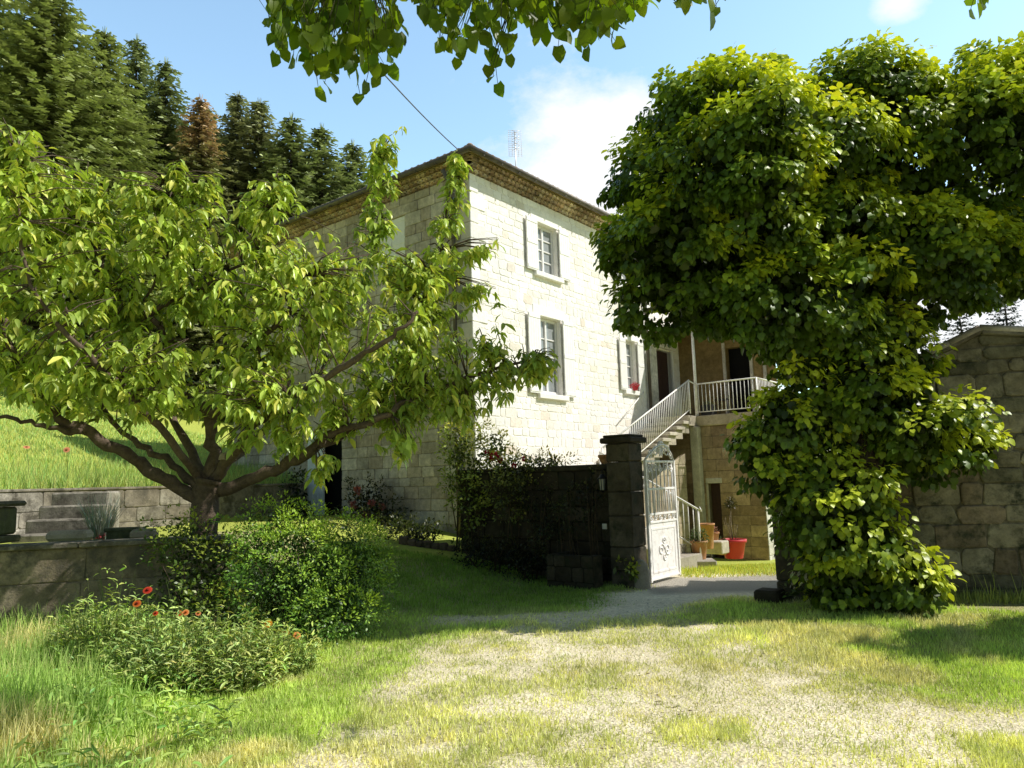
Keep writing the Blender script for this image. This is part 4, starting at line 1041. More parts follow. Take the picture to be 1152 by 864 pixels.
def lobed(ells, per_area=1.5, rr=(.36, .62), core=.84):
    """break big ellipsoids into many leafy lobes"""
    res = []
    for c, r_ in ells:
        c = np.array(c); r_ = np.array(r_); res.append((c, r_ * core))
        area = 4 * math.pi * (((r_[0] * r_[1]) ** 1.6 + (r_[0] * r_[2]) ** 1.6 + (r_[1] * r_[2]) ** 1.6) / 3) ** (1 / 1.6)
        m_ = max(3, int(area * per_area)); d = rsphere(m_)
        for i in range(m_):
            s_ = rng.uniform(*rr); res.append((c + d[i] * np.maximum(r_ - s_ * .62, r_ * .4), (s_ * 1.1, s_ * 1.1, s_ * .85)))
    return res
# linden by the gate
lt = empty('linden_tree', (4.15, 9.0, 0), 'dense pollarded linden with leafy trunk right of the gate', 'tree')
ell = [E(840, 215, 9.15, 138, 138, 1.5), E(770, 300, 8.9, 72, 78, .9), E(1085, 195, 9.3, 118, 118, 1.3), E(965, 160, 9.4, 95, 90, 1.1), E(900, 330, 9.0, 110, 72, 1.1), E(1030, 290, 9.2, 80, 70, 1.0), E(1150, 260, 9.4, 50, 60, .8),
       E(812, 140, 9.1, 62, 40, .8), E(985, 116, 9.4, 62, 38, .7), E(1120, 118, 9.4, 70, 40, .8), E(805, 259, 12.0, 100, 46, 1.6), E(815, 245, 10.7, 100, 70, 1.1), E(930, 230, 10.6, 90, 90, 1.0)]  # hidden rear lobes behind the left one are added to shade the lawn
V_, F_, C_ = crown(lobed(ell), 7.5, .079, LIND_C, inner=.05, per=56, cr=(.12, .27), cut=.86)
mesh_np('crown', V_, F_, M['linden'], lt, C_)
ell = [E(935, 435, 8.9, 72, 70, .65), E(1035, 480, 8.7, 62, 55, .55), E(1085, 490, 8.7, 38, 24, .3), E(875, 500, 8.9, 38, 70, .4), E(935, 560, 8.8, 55, 75, .5), E(985, 590, 8.7, 30, 60, .35), E(1015, 640, 8.6, 48, 36, .35), E(945, 640, 8.7, 35, 40, .3), E(1005, 385, 9.0, 38, 48, .4)]
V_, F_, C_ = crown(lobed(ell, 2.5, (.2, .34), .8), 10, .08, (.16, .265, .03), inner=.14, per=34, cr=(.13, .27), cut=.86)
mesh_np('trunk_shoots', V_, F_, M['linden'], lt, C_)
mb = MB(); tb = np.array([4.2, 9.0, -.1])
limb(mb, [tb, tb + (0, 0, .6), tb + (-.03, 0, 1.6), tb + (.0, .05, 2.9), tb + (-.1, .1, 3.9)], .30, .2, 12, (.11, .085, .065), seed=1)
for i, (px, py, Y) in enumerate(((800, 230, 9.0), (880, 160, 9.2), (980, 150, 9.4), (1080, 190, 9.3), (1130, 260, 9.4), (760, 320, 8.9))):
    a = np.array(at(px, py, Y)); s_ = tb + (0, .05, 2.6 + .2 * (i % 3)); limb(mb, [s_, s_ + (a - s_) * .4 + UP * .25, a], .13, .04, 8, (.11, .085, .065), seed=i + 2)
mb.build('trunk', M['bark'], lt)

# second linden outside the frame on the right: its shade lies on the lawn at the right edge
ld2 = empty('linden_tree', (9.5, 6.6, 0), 'linden outside the right edge whose shade lies on the lawn', 'tree')
ell = [((8.7, 6.45, 4.6), (.9, .7, .6)), ((9.8, 6.6, 5.0), (.9, .7, .7))]
V_, F_, C_ = crown(ell, 5, .14, LIND_C, inner=.3); mesh_np('crown', V_, F_, M['linden'], ld2, C_)
mb = MB(); limb(mb, [(9.5, 6.6, -.1), (9.48, 6.6, 2), (9.45, 6.6, 4.3), (9.4, 6.6, 5.0)], .24, .08, 10, (.11, .085, .065), seed=21); mb.build('trunk', M['bark'], ld2)

# linden behind the viewer: its bough hangs into the top of the view
lo = empty('linden_tree', (1.0, -2.2, 0), 'near linden whose leafy bough hangs into the top of the view', 'tree')
mb = MB(); limb(mb, [(1.0, -2.2, -.1), (1.0, -2.15, 1.5), (.9, -1.9, 3.4), (.7, -1.2, 4.8)], .3, .17, 12, (.11, .085, .065), seed=31)
bough = []
BG = [((400, -70, 4.6), (300, -40, 4.7)), ((560, -80, 4.4), (620, -40, 4.5)), ((700, -70, 4.4), (800, -50, 4.5)), ((1000, -90, 4.4), (1120, -45, 4.4))]
for i, (a, b_) in enumerate(BG):
    a, b_ = np.array(at(*a)), np.array(at(*b_)); s_ = np.array((.7, -1.2, 4.8))
    bough.append(limb(mb, [s_, s_ + (a - s_) * .5 + UP * .35, a, b_], .09, .015, 8, (.11, .085, .065), seed=40 + i))
HANG = []
def hang_zone(x0, x1, y0, y1, m_, Y=4.5):
    for _ in range(m_): HANG.append((rng.uniform(x0, x1), rng.uniform(y0, y1), Y + rng.uniform(-.5, .5)))
hang_zone(306, 450, -35, 45, 330); hang_zone(345, 445, 40, 75, 60); hang_zone(470, 720, -35, 14, 330); hang_zone(490, 580, 5, 50, 45); hang_zone(600, 700, 5, 38, 50); hang_zone(720, 830, -45, 2, 45); hang_zone(1085, 1130, -25, 8, 14); hang_zone(300, 345, -20, 20, 14)
for (px, py) in ((365, 100), (372, 88), (358, 104), (405, 112), (412, 98), (400, 85), (432, 78), (425, 92), (312, 28), (318, 62), (310, 66), (330, 70), (515, 72), (518, 62), (555, 92), (550, 80), (562, 70), (572, 68), (560, 100), (558, 60), (548, 62), (650, 48), (660, 60), (628, 58), (692, 52), (690, 42), (630, 40), (760, 8), (800, 20), (806, 14), (770, 0), (1092, 16), (1100, 10), (362, 78), (440, 60), (448, 48), (340, 60), (395, 70)):
    HANG.append((px, py - 6, 4.5 + rng.uniform(-.2, .2)))
Pp = np.array([at(*q) for q in HANG]); k = len(Pp)
D = rng.normal(0, .38, (k, 3)) + np.array([0, 0, -1.0]); Nn = rng.normal(0, .6, (k, 3)) + np.array([.1, -.75, .45])
Ls = rng.uniform(.075, .115, k)
V_, F_, C_ = scatter(LINDEN, Pp, D, Nn, Ls, Ls * .95, shade((.15, .23, .015), k, .7, 1.25, .08)); mesh_np('leaves', V_, F_, M['bough'], lo, C_)
bp = np.array([p for bb in bough for p in bb[6:]])
for i in range(k):
    if i % 2 and i < k - 36: continue
    p = Pp[i]; up_ = p + np.array((rng.normal(0, .03), rng.normal(0, .03), rng.uniform(.06, .14)))
    j = np.argmin(((bp - up_ - np.array((0, 0, .15))) ** 2).sum(1)); q = bp[j]
    mb.tube([p, up_, (up_ + q) / 2 + UP * .05, q], [.0018, .0025, .004, .006], 4, (.10, .11, .04))
mb.build('trunk', M['bark'], lo)

# ------------------------------------------------------------------ cherry tree
ct = empty('cherry_tree', (-3.95, 9.4, .5), 'spreading cherry tree with drooping bright green leaves at left', 'tree')
mb = MB(); BK = (.18, .135, .10)
tb = np.array([-3.95, 9.4, .3]); fk = np.array(at(232, 560, 9.35))
limb(mb, [tb, (tb + fk) / 2 + (.0, 0, 0), fk, np.array(at(236, 540, 9.35))], .175, .165, 14, BK, .01, 50)
LIMBS = [
 ([(225, 562, 9.35), (190, 545, 9.2), (150, 516, 9.0), (100, 487, 8.8), (48, 455, 8.6), (18, 400, 8.5), (-6, 340, 8.5), (-40, 250, 8.5)], .115, .03),
 ([(100, 487, 8.8), (62, 484, 8.6), (28, 472, 8.5), (-20, 470, 8.4)], .05, .02),
 ([(228, 548, 9.35), (200, 528, 9.5), (165, 505, 9.7), (130, 480, 9.9), (100, 420, 10.0), (70, 330, 10.0)], .075, .02),
 ([(236, 548, 9.35), (238, 500, 9.35), (232, 462, 9.3), (205, 448, 9.2), (180, 430, 9.1), (176, 405, 9.1), (185, 378, 9.1), (160, 350, 9.0), (128, 318, 8.9), (95, 260, 8.8)], .115, .022),
 ([(165, 352, 9.0), (210, 332, 9.1), (250, 312, 9.2), (300, 285, 9.2)], .05, .015),
 ([(238, 470, 9.3), (262, 446, 9.2), (285, 425, 9.1), (290, 388, 9.1), (325, 350, 9.0), (345, 310, 9.0)], .085, .02),
 ([(246, 552, 9.35), (300, 532, 9.3), (340, 512, 9.2), (372, 490, 9.1), (425, 470, 9.0), (480, 440, 9.3), (540, 420, 9.3), (600, 405, 9.4)], .105, .02),
 ([(340, 512, 9.2), (400, 478, 9.6), (450, 420, 9.8), (475, 350, 9.8), (490, 300, 9.8), (512, 180, 9.8)], .06, .01),
 ([(240, 540, 9.35), (275, 490, 8.9), (330, 445, 8.5), (390, 410, 8.2), (440, 380, 8.0), (470, 350, 8.0)], .085, .02),
 ([(240, 540, 9.35), (300, 480, 10.0), (360, 420, 10.5), (400, 340, 10.6), (425, 270, 10.4), (432, 165, 10.2)], .08, .01),
 ([(232, 540, 9.35), (200, 480, 9.9), (160, 400, 10.6), (150, 320, 10.8), (165, 240, 10.8)], .08, .02),
 ([(228, 545, 9.35), (180, 480, 8.7), (120, 420, 8.2), (70, 370, 7.9), (30, 300, 7.8), (20, 180, 7.8)], .07, .012),
 ([(300, 282, 9.2), (315, 225, 9.2), (312, 200, 9.2)], .02, .006), ([(160, 345, 9.0), (190, 270, 9.0), (195, 200, 9.0)], .025, .006),
]
tips = []
for i, (pts, a, b_) in enumerate(LIMBS):
    q = limb(mb, [np.array(at(*p)) for p in pts], a * .88, b_ * .8, 10, BK, .06, 60 + i)
    tips += [(p, j / len(q)) for j, p in enumerate(q) if j > len(q) * .3]
tipP = np.array([t[0] for t in tips])
# pruning scar
c_ = np.array(at(256, 510, 9.15)); mb.lathe(c_, [(.001, .02), (.09, .0), (.11, -.08)], 10, (.55, .45, .33))
CE = [E(24, 200, 7.8, 26, 75, .35), E(170, 430, 8.2, 75, 38, .5), E(285, 455, 8.3, 75, 30, .5), E(70, 420, 8.2, 60, 30, .4), E(480, 440, 9.3, 50, 40, .4), E(62, 185, 8.5, 12, 26, .2), E(100, 195, 8.6, 12, 18, .2), E(135, 200, 8.7, 14, 16, .2), E(205, 190, 8.9, 12, 14, .2), E(240, 205, 9.1, 10, 16, .2), E(15, 150, 8.2, 14, 18, .2), E(530, 470, 9.3, 10, 22, .2), E(250, 492, 8.4, 14, 16, .2), E(330, 495, 8.5, 14, 14, .2), E(60, 340, 8.6, 100, 105, 1.0), E(150, 290, 9.0, 95, 85, 1.2), E(250, 300, 9.3, 95, 75, 1.3), E(340, 340, 9.2, 88, 70, 1.2), E(430, 350, 9.4, 85, 85, .95), E(505, 400, 9.4, 75, 60, .6), E(585, 412, 9.4, 48, 28, .4), E(110, 410, 9.2, 110, 50, 1.3), E(225, 415, 9.2, 100, 48, 1.5), E(330, 440, 9.0, 80, 42, 1.2), E(430, 450, 9.4, 62, 34, .5), E(25, 215, 8.4, 45, 60, .7), E(10, 150, 8.0, 14, 22, .3),
      E(70, 225, 8.6, 50, 35, .6), E(150, 225, 8.9, 40, 28, .6), E(195, 215, 9.0, 16, 30, .3), E(300, 225, 9.1, 30, 28, .4), E(315, 205, 9.2, 14, 18, .2), E(430, 185, 10.1, 18, 32, .3), E(437, 160, 10.1, 12, 10, .2), E(418, 245, 10.2, 22, 30, .3), E(515, 215, 9.7, 15, 42, .3), E(515, 180, 9.7, 9, 12, .2), E(500, 275, 9.6, 22, 40, .4), E(400, 290, 9.8, 36, 30, .5), E(470, 310, 9.4, 40, 36, .6), E(545, 325, 9.5, 22, 9, .25), E(555, 275, 9.4, 14, 7, .2), E(610, 402, 9.4, 22, 12, .3), E(365, 520, 8.9, 14, 14, .2), E(455, 500, 9.0, 12, 20, .2), E(265, 235, 9.2, 22, 18, .3)]
tw = MB(); Pp, D, Nn, Cc, Ls = [], [], [], [], []
for c, r_ in CE:
    vol = 4.19 * r_[0] * r_[1] * r_[2]; area = 4 * math.pi * ((r_[0] * r_[2])) 
    m_ = int(11 + area * 13 + vol * 15)
    m_ = int(m_ * (.55 if c[1] < 8.45 and c[2] < 2.9 else 1))
    d = rsphere(m_); q = np.array(c) + d * np.array(r_) * rng.uniform(.45, 1.04, (m_, 1)) ** .7
    for i in range(m_):
        j = np.argmin(((tipP - q[i]) ** 2).sum(1)); s_ = tipP[j]; dv = q[i] - s_
        if i % 2 == 0 and np.linalg.norm(dv) < 2.2: tw.tube([s_, s_ + dv * .5 + UP * .06, q[i]], [.010, .007, .004], 5, BK)
        kk = rng.integers(7, 14); a = rng.uniform(0, 6.28, kk)
        tdir = unit(dv[None] + np.array([[0, 0, .25]]) + rng.normal(0, .15, (1, 3)))[0]
        along = rng.random(kk) ** .7 * min(.5, .18 + .3 * np.linalg.norm(dv)); kk_ = kk
        Pp.append(q[i] - tdir * along[:, None]); 
        rad = np.stack([np.cos(a), np.sin(a), np.zeros(kk)], 1)
        D.append(rad * rng.uniform(.45, 1.0, (kk, 1)) + tdir * .25 + np.array([0, 0, -.55]) + rng.normal(0, .2, (kk, 3)))
        Nn.append(rad * .45 + np.array([0, 0, 1.0]) + rng.normal(0, .25, (kk, 3)))
        tone = rng.uniform(.75, 1.25)
        cc = np.array([.43, .57, .11])[None] * tone * rng.uniform(.75, 1.3, (kk, 1)); young = rng.random((kk, 1)) < .22
        cc = np.where(young, cc * np.array([1.6, 1.3, 1.5]), cc); Cc.append(cc); Ls.append(rng.uniform(.08, .19, kk))
Pp, D, Nn, Cc, Ls = (np.concatenate(a) for a in (Pp, D, Nn, Cc, Ls))
V_, F_, C_ = scatter(CHERRY, Pp, D, Nn, Ls, Ls * 1.02, np.clip(Cc, .004, .9)); mesh_np('crown', V_, F_, M['cherry'], ct, C_)
mb.add(tw.v, tw.f, tw.c, True); tr = mb.build('trunk', M['bark'], ct)
print('cherry leaves', len(Pp))

# ------------------------------------------------------------------ conifers
def conifer_mesh(seed, Hh, Rb, base, gap=.5, droop=.35, dens=1.0, crown0=.06):
    rg_ = np.random.default_rng(seed); Pp, D, Nn, Ls, Wd, Cc = [], [], [], [], [], []
    z = Hh * crown0
    while z < Hh * .985:
        f = 1 - z / Hh; R_ = Rb * f ** .7 * rg_.uniform(.8, 1.12) + .12
        nb = int(5 + 6 * f + rg_.integers(0, 3))
        a0 = rg_.uniform(0, 6.28)
        for b in range(nb):
            a = a0 + 2 * math.pi * b / nb + rg_.normal(0, .2); L_ = R_ * rg_.uniform(.7, 1.15)
            dr = np.array([math.cos(a), math.sin(a), 0]); m_ = max(4, int(L_ / .16 * dens))
            s_ = np.linspace(.12, 1, m_); up = .18 * s_ - droop * s_ ** 1.6 + .12 * s_ ** 4
            p = np.outer(s_ * L_, dr); p[:, 2] = z + up * L_
            side = np.array([-dr[1], dr[0], 0])
            for sg in (-1, 1):
                kk = len(s_); dd_ = dr * .75 + side * sg * rg_.uniform(.4, 1.0, (kk, 1)) + np.array([0, 0, -.30]) + rg_.normal(0, .18, (kk, 3))
                Pp.append(p + rg_.normal(0, .04, (kk, 3))); D.append(dd_); Nn.append(np.array([0, 0, 1.0]) + rg_.normal(0, .4, (kk, 3)))
                Ls.append((.22 + .34 * (1 - s_) * min(1, L_ / 2)) * rg_.uniform(.7, 1.3, kk)); Wd.append(np.full(kk, .17) * rg_.uniform(.6, 1.3, kk))
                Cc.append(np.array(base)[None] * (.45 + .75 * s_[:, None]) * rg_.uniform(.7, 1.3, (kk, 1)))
        z += gap * rg_.uniform(.7, 1.2) * (.5 + .5 * f)
    k = 8; Pp.append(np.tile([[0, 0, Hh * .97]], (k, 1))); aa = np.linspace(0, 6.28, k); D.append(np.stack([np.cos(aa) * .15, np.sin(aa) * .15, np.ones(k)], 1)); Nn.append(rg_.normal(size=(k, 3))); Ls.append(np.full(k, Hh * .035)); Wd.append(np.full(k, .06)); Cc.append(np.tile(np.array(base)[None] * 1.1, (k, 1)))
    return scatter(NEED, *(np.concatenate(q) for q in (Pp, D, Nn)), np.concatenate(Ls), np.concatenate(Wd), np.concatenate(Cc))
def raw_mesh(name, V, Fa, mat, col):
    o = mesh_np(name, V, Fa, mat, None, col); me = o.data; bpy.data.objects.remove(o); return me
def spruce_kind(seed, rb, c, gp, dr, dens=1.0, low=None):
    V_, F_, C_ = conifer_mesh(seed, 20, rb, c, gp, dr, dens)
    if low is not None:
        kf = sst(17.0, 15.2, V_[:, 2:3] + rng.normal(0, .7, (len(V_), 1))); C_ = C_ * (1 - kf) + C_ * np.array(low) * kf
    return raw_mesh('crown', V_, F_, M['needle'], C_)
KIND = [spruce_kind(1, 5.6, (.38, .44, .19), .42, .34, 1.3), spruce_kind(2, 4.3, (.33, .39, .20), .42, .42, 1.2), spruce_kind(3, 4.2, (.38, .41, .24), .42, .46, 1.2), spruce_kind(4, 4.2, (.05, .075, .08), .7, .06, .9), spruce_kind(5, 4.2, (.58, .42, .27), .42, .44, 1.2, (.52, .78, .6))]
tm = MB(); tm.tube([(0, 0, -1), (0, 0, 10), (0, 0, 19.6)], [.32, .2, .02], 8, (.10, .08, .065)); to = tm.build('trunk', M['bark']); TRUNK = to.data; bpy.data.objects.remove(to)
def spruce(px, topy, Y, kind, label, group, rot=0, name='spruce_tree', sw=1.0, zb=None):
    p = at(px, topy, Y); zb = h1(p.x, Y) - .2 if zb is None else zb
    s_ = (p.z - zb) / 20
    r_ = empty(name, (p.x, Y, zb), label, 'tree', group); r_.scale = (s_ * sw, s_ * sw, s_); r_.rotation_euler = (0, 0, rot)
    for nm, me in (('crown', KIND[kind]), ('trunk', TRUNK)):
        o = bpy.data.objects.new(nm, me); COL.objects.link(o); o.parent = r_
    return r_
G1_ = 'spruces on the hillside behind the house'
SP = [(-30, -160, 34, 0, 'huge dark spruce cut off by the left edge of the photo', 1.05), (62, -40, 33, 0, 'tall broad spruce reaching the top edge near the left corner', 1.1), (118, 32, 36, 0, 'broad spruce with layered boughs, just right of the tallest ones', 1.15), (155, 40, 41, 1, 'slim pointed spruce at the left of the thin pair', 1.0), (187, 66, 40, 1, 'slim spruce with a thin tip, left of the brown topped tree', 1.1),
      (232, 118, 42, 2, 'green spruce standing just behind the brown dead top', 1.2), (268, 104, 43, 2, 'spruce with a spiky top right of the brown topped tree', 1.15), (292, 112, 42, 2, 'greyish spruce in the middle of the row above the roof end', 1.25), (328, 128, 41, 1, 'rounded green spruce above the left end of the roof', 1.3), (362, 140, 42, 1, 'bushy spruce over the roof, left of the cherry shoots', 1.3), (397, 158, 44, 1, 'rightmost spruce of the hillside row, low over the roof', 1.3)]
for i, (px, ty, Y, kd, lab, sw) in enumerate(SP): spruce(px, ty, Y, kd, lab, G1_, i * 1.7, sw=sw)
r_ = spruce(226, 107, 39, 4, 'dying spruce with a rusty brown top among the green ones', G1_, .4, sw=1.1)
for i, (px, ty, Y) in enumerate(((20, 40, 48), (90, 60, 47), (140, 100, 50), (210, 140, 48), (250, 150, 50), (310, 160, 50), (345, 175, 49), (385, 190, 50), (425, 190, 50), (180, 130, 47))):
    spruce(px, ty, Y, 1 + i % 2, 'spruce filling the packed wood behind the front row', 'spruces packed in the hillside wood', i * 2.3, sw=1.5)
G2_ = 'dark firs behind the outbuilding'
for (px, ty, lab, sw, Y) in ((1127, 316, 'taller blue green fir behind the outbuilding roof peak', 1.0, 40), (1078, 341, 'shorter fir behind the outbuilding, left of the taller one', 1.2, 42), (1050, 372, 'lowest dark fir half hidden by the linden shoots', 1.2, 41)):
    spruce(px, ty, Y, 3, lab, G2_, px, 'fir_tree', sw, zb=-1.0)

# ------------------------------------------------------------------ shrubs, roses, flowers
def shrub(name, ells, leaf, base, label, cat, dens=9, per=30, cr=(.10, .2), inner=.4, stem=True, droop=.0, group=None, tmpl=SMALL, lite=.62):
    c0 = np.array(ells[0][0]); z0 = h1(c0[0], c0[1])
    r_ = empty(name, (c0[0], c0[1], z0), label, cat, group)
    V_, F_, C_ = crown(ells, dens, leaf, base, tmpl, per, cr, inner, droop, lite, .75); mesh_np('foliage', V_, F_, M['shrub'], r_, C_)
    if stem:
        mb = MB()
        for c, rr in ells:
            for j in range(5):
                d = np.clip(rng.normal(0, .4, 3), -.6, .6); e_ = np.array(c) + d * np.array(rr); b_ = np.array((c[0] + rng.normal(0, .06), c[1] + rng.normal(0, .06), h1(c[0], c[1]) - .03)); mb.tube([b_, (b_ + e_) / 2 + rng.normal(0, .03, 3), e_], [.013, .009, .004], 5, (.12, .09, .06))
        mb.build('stem', M['bark'], r_)
    return r_
def gE(px, py, Y, rx, ry, rd):  return E(px, py, Y, rx, ry, rd)
shrub('round_bush', [E(335, 650, 8.4, 75, 62, .75), E(395, 640, 8.7, 42, 58, .5), E(375, 690, 7.9, 48, 30, .45), E(310, 605, 8.9, 60, 40, .5)], .038, (.21, .43, .07), 'big rounded bright green bush in front of the cherry trunk', 'bush', dens=34, per=36, cr=(.08, .15), inner=.35)
shrub('dark_bush', [E(225, 645, 8.5, 52, 55, .55), E(255, 690, 8.0, 45, 35, .4), E(205, 610, 8.8, 30, 35, .35)], .048, (.14, .24, .04), 'shaded dark green bush left of the big bright bush', 'bush', dens=17, per=30, cr=(.1, .18), inner=.3)
def clump(name, px, py, Y, w_, h_, k, leafL, base, label, lean=.5, wid=.022):
    p = at(px, py, Y); c_ = np.array((p.x, Y, h1(p.x, Y))); r_ = empty(name, tuple(c_), label, 'plant')
    rr = rng.random(k) ** .5; a = rng.uniform(0, 6.28, k)
    st = c_ + np.stack([np.cos(a) * rr * w_, np.sin(a) * rr * w_ * .8, np.zeros(k)], 1)
    hh = h_ * (1 - .5 * rr ** 2) * rng.uniform(.3, 1.0, k) ** 1.0 * np.where(rng.random(k) < .12, 1.15, 1.0) * (.35 + 1.3 * fbm(st[:, 0], st[:, 1], .2, 3))
    k0 = k; m_ = 7; Pp, D, L_, Cc = [], [], [], []
    for q in range(m_):
        zf = (q + rng.random(k)) / m_; p2 = st.copy(); p2[:, 2] += hh * zf; p2[:, :2] += np.stack([np.cos(a), np.sin(a)], 1) * (rr * .12 * zf)[:, None]
        b2 = rng.uniform(0, 6.28, k); D.append(np.stack([np.cos(b2) * .8, np.sin(b2) * .8, rng.uniform(-.1, 1.1, k)], 1)); Pp.append(p2); L_.append(leafL * rng.uniform(.6, 1.3, k)); Cc.append(shade(base, k, .65, 1.3) * (.5 + .6 * zf[:, None]))
    Pp, D, L_, Cc = np.concatenate(Pp), np.concatenate(D), np.concatenate(L_), np.concatenate(Cc)
    V_, F_, C_ = scatter(CHERRY, Pp, D, rng.normal(0, .4, (len(Pp), 3)) + UP, L_ * .72, L_ * .5, Cc); mesh_np('foliage', V_, F_, M['shrub'], r_, C_)
    V_, F_, C_ = scatter(BLADE, st, np.stack([np.cos(a) * rr * .2, np.sin(a) * rr * .2, np.ones(k)], 1), rng.normal(size=(k, 3)), hh, .008, shade((.12, .17, .05), k)); mesh_np('stem', V_, F_, M['grass'], r_, C_)
    return r_
clump('flower_clump', 135, 745, 6.9, .45, .85, 560, .095, (.46, .62, .16), 'leafy clump under the two red blooms, against the low wall')
clump('flower_clump', 190, 760, 6.4, .42, .70, 520, .09, (.50, .64, .22), 'grey green leafy clump in the middle of the flower bed')
clump('flower_clump', 255, 765, 6.3, .42, .62, 520, .085, (.56, .68, .23), 'pale leafy clump at the front right of the flower bed')
clump('flower_clump', 305, 750, 6.7, .35, .6, 420, .08, (.50, .64, .18), 'leafy clump below the orange blooms beside the bright bush')
clump('flower_clump', 95, 740, 7.2, .3, .6, 260, .08, (.42, .54, .15), 'small leafy clump at the left end of the flower bed')
def flower(px, py, Y, r0_, inner_, outer_, label, group='blooms in the flower bed'):
    r0_ *= .78
    c_ = np.array(at(px, py, Y)); b_ = np.array((c_[0] + rng.normal(0, .04), c_[1] + .05, h1(c_[0], c_[1]))); r_ = empty('blanket_flower', tuple(b_), label, 'flower', group)
    mb = MB(); mb.tube([b_, (b_ + c_) / 2 + np.array((.015, 0, 0)), c_], [.004, .0035, .003], 5, (.12, .18, .05)); mb.build('stem', M['grass'], r_)
    k = 14; fd = np.array((.25, -.8, .55)) + rng.normal(0, .15, 3); fd /= np.linalg.norm(fd); x_ = np.cross(fd, UP); x_ /= np.linalg.norm(x_); y_ = np.cross(x_, fd)
    a = np.arange(k) * 2 * math.pi / k; dv = np.cos(a)[:, None] * x_ + np.sin(a)[:, None] * y_
    tv, tf = BLADE; V1, F1, C1 = scatter((np.array([(0, .3, 0), (0, -.3, 0), (.6, -.5, .05), (.6, .5, .05), (1, -.36, -.02), (1, .36, -.02)], float), tf), c_ + dv * r0_ * .15, dv, np.tile(fd, (k, 1)), r0_ * .85, r0_ * .42, np.tile(np.array(inner_)[None], (k, 1)))
    cc = C1.reshape(k, 6, 3); cc[:, 4:, :] = np.array(outer_); cc[:, 2:4, :] = np.array(inner_) * .75 + np.array(outer_) * .25; mesh_np('bloom', V1, F1, M['petal'], r_, cc.reshape(-1, 3))
    mb = MB(); mb.tube([c_ - fd * .004, c_ + fd * .012, c_ + fd * .018], [r0_ * .34, r0_ * .3, r0_ * .1], 10, tuple(np.array(inner_) * .45)); mb.build('flower_centre', M['petal'], r_)
RED, ORG, YEL = (.55, .03, .02), (.75, .16, .03), (.85, .42, .04)
flower(166, 664, 6.9, .052, RED, (.7, .10, .05), 'tallest dark red bloom in front of the low wall')
flower(154, 679, 6.8, .046, (.6, .06, .02), (.8, .3, .05), 'red bloom with orange tips just below the tallest one')
flower(175, 690, 6.6, .03, RED, ORG, 'dull red bloom half sunk in the leaves')
flower(202, 690, 6.7, .034, RED, ORG, 'left bloom of the orange red pair before the dark bush')
flower(209, 689, 6.6, .036, ORG, (.85, .5, .2), 'right paler bloom of the pair before the dark bush')
flower(223, 690, 6.7, .03, ORG, (.8, .4, .2), 'single small orange bloom right of the pair')
flower(302, 702, 6.9, .048, (.8, .3, .02), YEL, 'big yellow orange bloom by the foot of the bright bush')
flower(322, 712, 6.8, .036, (.8, .35, .03), YEL, 'smaller yellow bloom right of the big one')
flower(334, 715, 6.7, .045, ORG, YEL, 'rightmost orange bloom beside the bright bush')
for (px, py, lab) in ((75, 506, 'right orange poppy in the meadow grass above the steps'), (30, 503, 'left orange poppy in the meadow behind the hanging cherry leaves')):
    flower(px, py, 13.6, .075, (.80, .30, .15), (.85, .42, .26), lab, 'poppies in the meadow')

# roses and beds along the garden wall
DKG = (.035, .055, .018)
def rose(name, ells, label, blooms, base=(.06, .10, .02), leaf=.05, dens=9, per=20, red=(.5, .04, .06), tmpl=SMALL):
    r_ = shrub(name, ells, leaf, base, label, 'rose bush', dens, per, (.10, .2), .3)
    for (px, py, Y, s_) in blooms:
        c_ = np.array(at(px, py, Y)); k = 26; d = rsphere(k)
        V_, F_, C_ = scatter(SMALL, c_ + d * s_ * .25, d + rng.normal(0, .25, (k, 3)), rng.normal(size=(k, 3)), s_, s_ * 1.5, shade(red, k)); mesh_np('rose_bloom', V_, F_, M['petal'], r_, C_)
    return r_
rose('rose_bush', [E(530, 540, 13.3, 32, 62, .45), E(555, 510, 13.4, 25, 30, .35), E(515, 500, 13.6, 18, 28, .3)], 'tall climbing rose with red blooms against the garden wall', [(556, 514, 13.0, .09), (562, 518, 13.1, .06), (548, 508, 13.1, .05)], base=(.36, .48, .10), leaf=.07, dens=17)
rose('rose_bush', [E(595, 525, 12.7, 38, 20, .35), E(575, 545, 12.6, 26, 40, .3), E(620, 520, 12.4, 26, 8, .2)], 'trailing rose spilling along the top of the garden wall', [(590, 516, 12.5, .05), (578, 524, 12.4, .05)], base=(.28, .34, .09), leaf=.06, dens=18)
rose('rose_bush', [E(414, 560, 16.4, 24, 26, .4), E(400, 575, 16.2, 20, 18, .4), E(435, 575, 16.1, 18, 16, .4)], 'pink rose bush beside the pale stable door', [(402, 552, 16.0, .1), (418, 566, 15.9, .09), (398, 568, 15.9, .09), (430, 570, 15.8, .08), (412, 580, 15.8, .1)], base=(.05, .07, .025), leaf=.07, red=(.42, .15, .16))
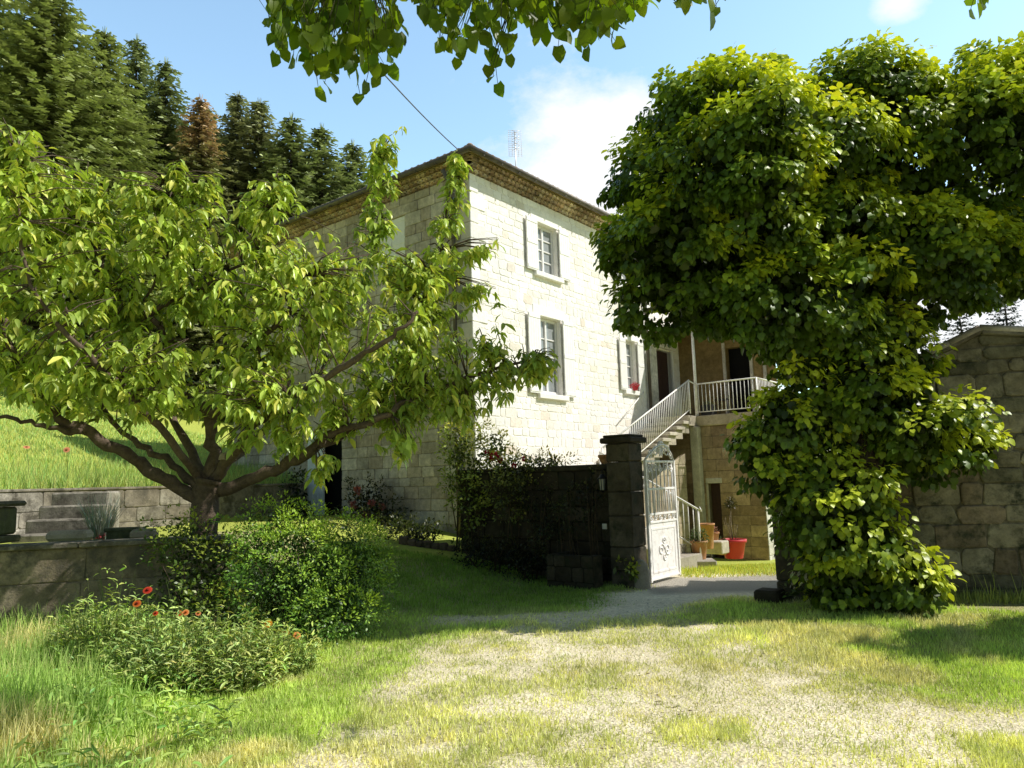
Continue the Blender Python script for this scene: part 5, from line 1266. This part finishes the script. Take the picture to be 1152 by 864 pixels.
shrub('wall_creeper', [E(650, 565, 11.75, 30, 30, .14), E(625, 590, 11.9, 28, 24, .14), E(668, 545, 11.6, 14, 22, .1), E(600, 560, 12.2, 26, 30, .14)], .05, (.06, .085, .03), 'dark creeper covering the garden wall left of the lantern', 'climber', 11, 16, (.08, .15))
shrub('low_hedge', [E(535, 622, 12.4, 36, 18, .35), E(590, 627, 12.0, 34, 20, .35), E(560, 618, 12.3, 30, 18, .3)], .04, DKG, 'dark clipped hedge at the foot of the garden wall', 'hedge', 13, 30)
shrub('bedding_plants', [E(400, 590, 15.6, 45, 10, .7), E(455, 606, 14.0, 40, 9, .5), E(372, 594, 14.4, 42, 10, .7), E(420, 602, 14.6, 46, 9, .6), E(445, 595, 14.6, 34, 16, .5), E(475, 598, 14.4, 22, 10, .4), E(425, 585, 15.2, 24, 14, .4)], .06, (.035, .06, .02), 'dark low bedding plants below the shaded house wall', 'plant', 9, 24)
shrub('climbing_shrub', [E(334, 552, 17.3, 12, 28, .3), E(340, 575, 17.0, 14, 18, .3)], .08, (.04, .075, .02), 'dark shrub on the wall left of the pale stable door', 'bush', 7, 20)
shrub('weed_clump', [E(705, 640, 11.0, 16, 12, .15), E(716, 646, 10.9, 9, 9, .12)], .075, (.28, .4, .06), 'sunlit green weeds at the foot of the left gate pillar', 'plant', 16, 12, (.07, .12), stem=False)
shrub('weed_clump', [E(905, 664, 8.9, 16, 10, .15)], .06, (.07, .12, .03), 'dim weeds on the ground under the linden shoots', 'plant', 16, 12, (.07, .12), stem=False)
mb = MB(); rg = random.Random(77)
for i in range(7):
    c_ = np.array(at(448 + i * 9, 621 + i * .6, 13.5)); c_[2] = h1(c_[0], c_[1]) - .04
    mb.obox(c_, (.15, -.02, 0), (.03, .2, 0), (0, 0, rg.uniform(.12, .18)), tuple(np.array((.17, .13, .10)) * rg.uniform(.8, 1.3)), .03)
tag(mb.build('stone_edging', M['wall_dark']), 'row of dark edging stones along the shaded flower bed', 'edging')
print('DONE script')
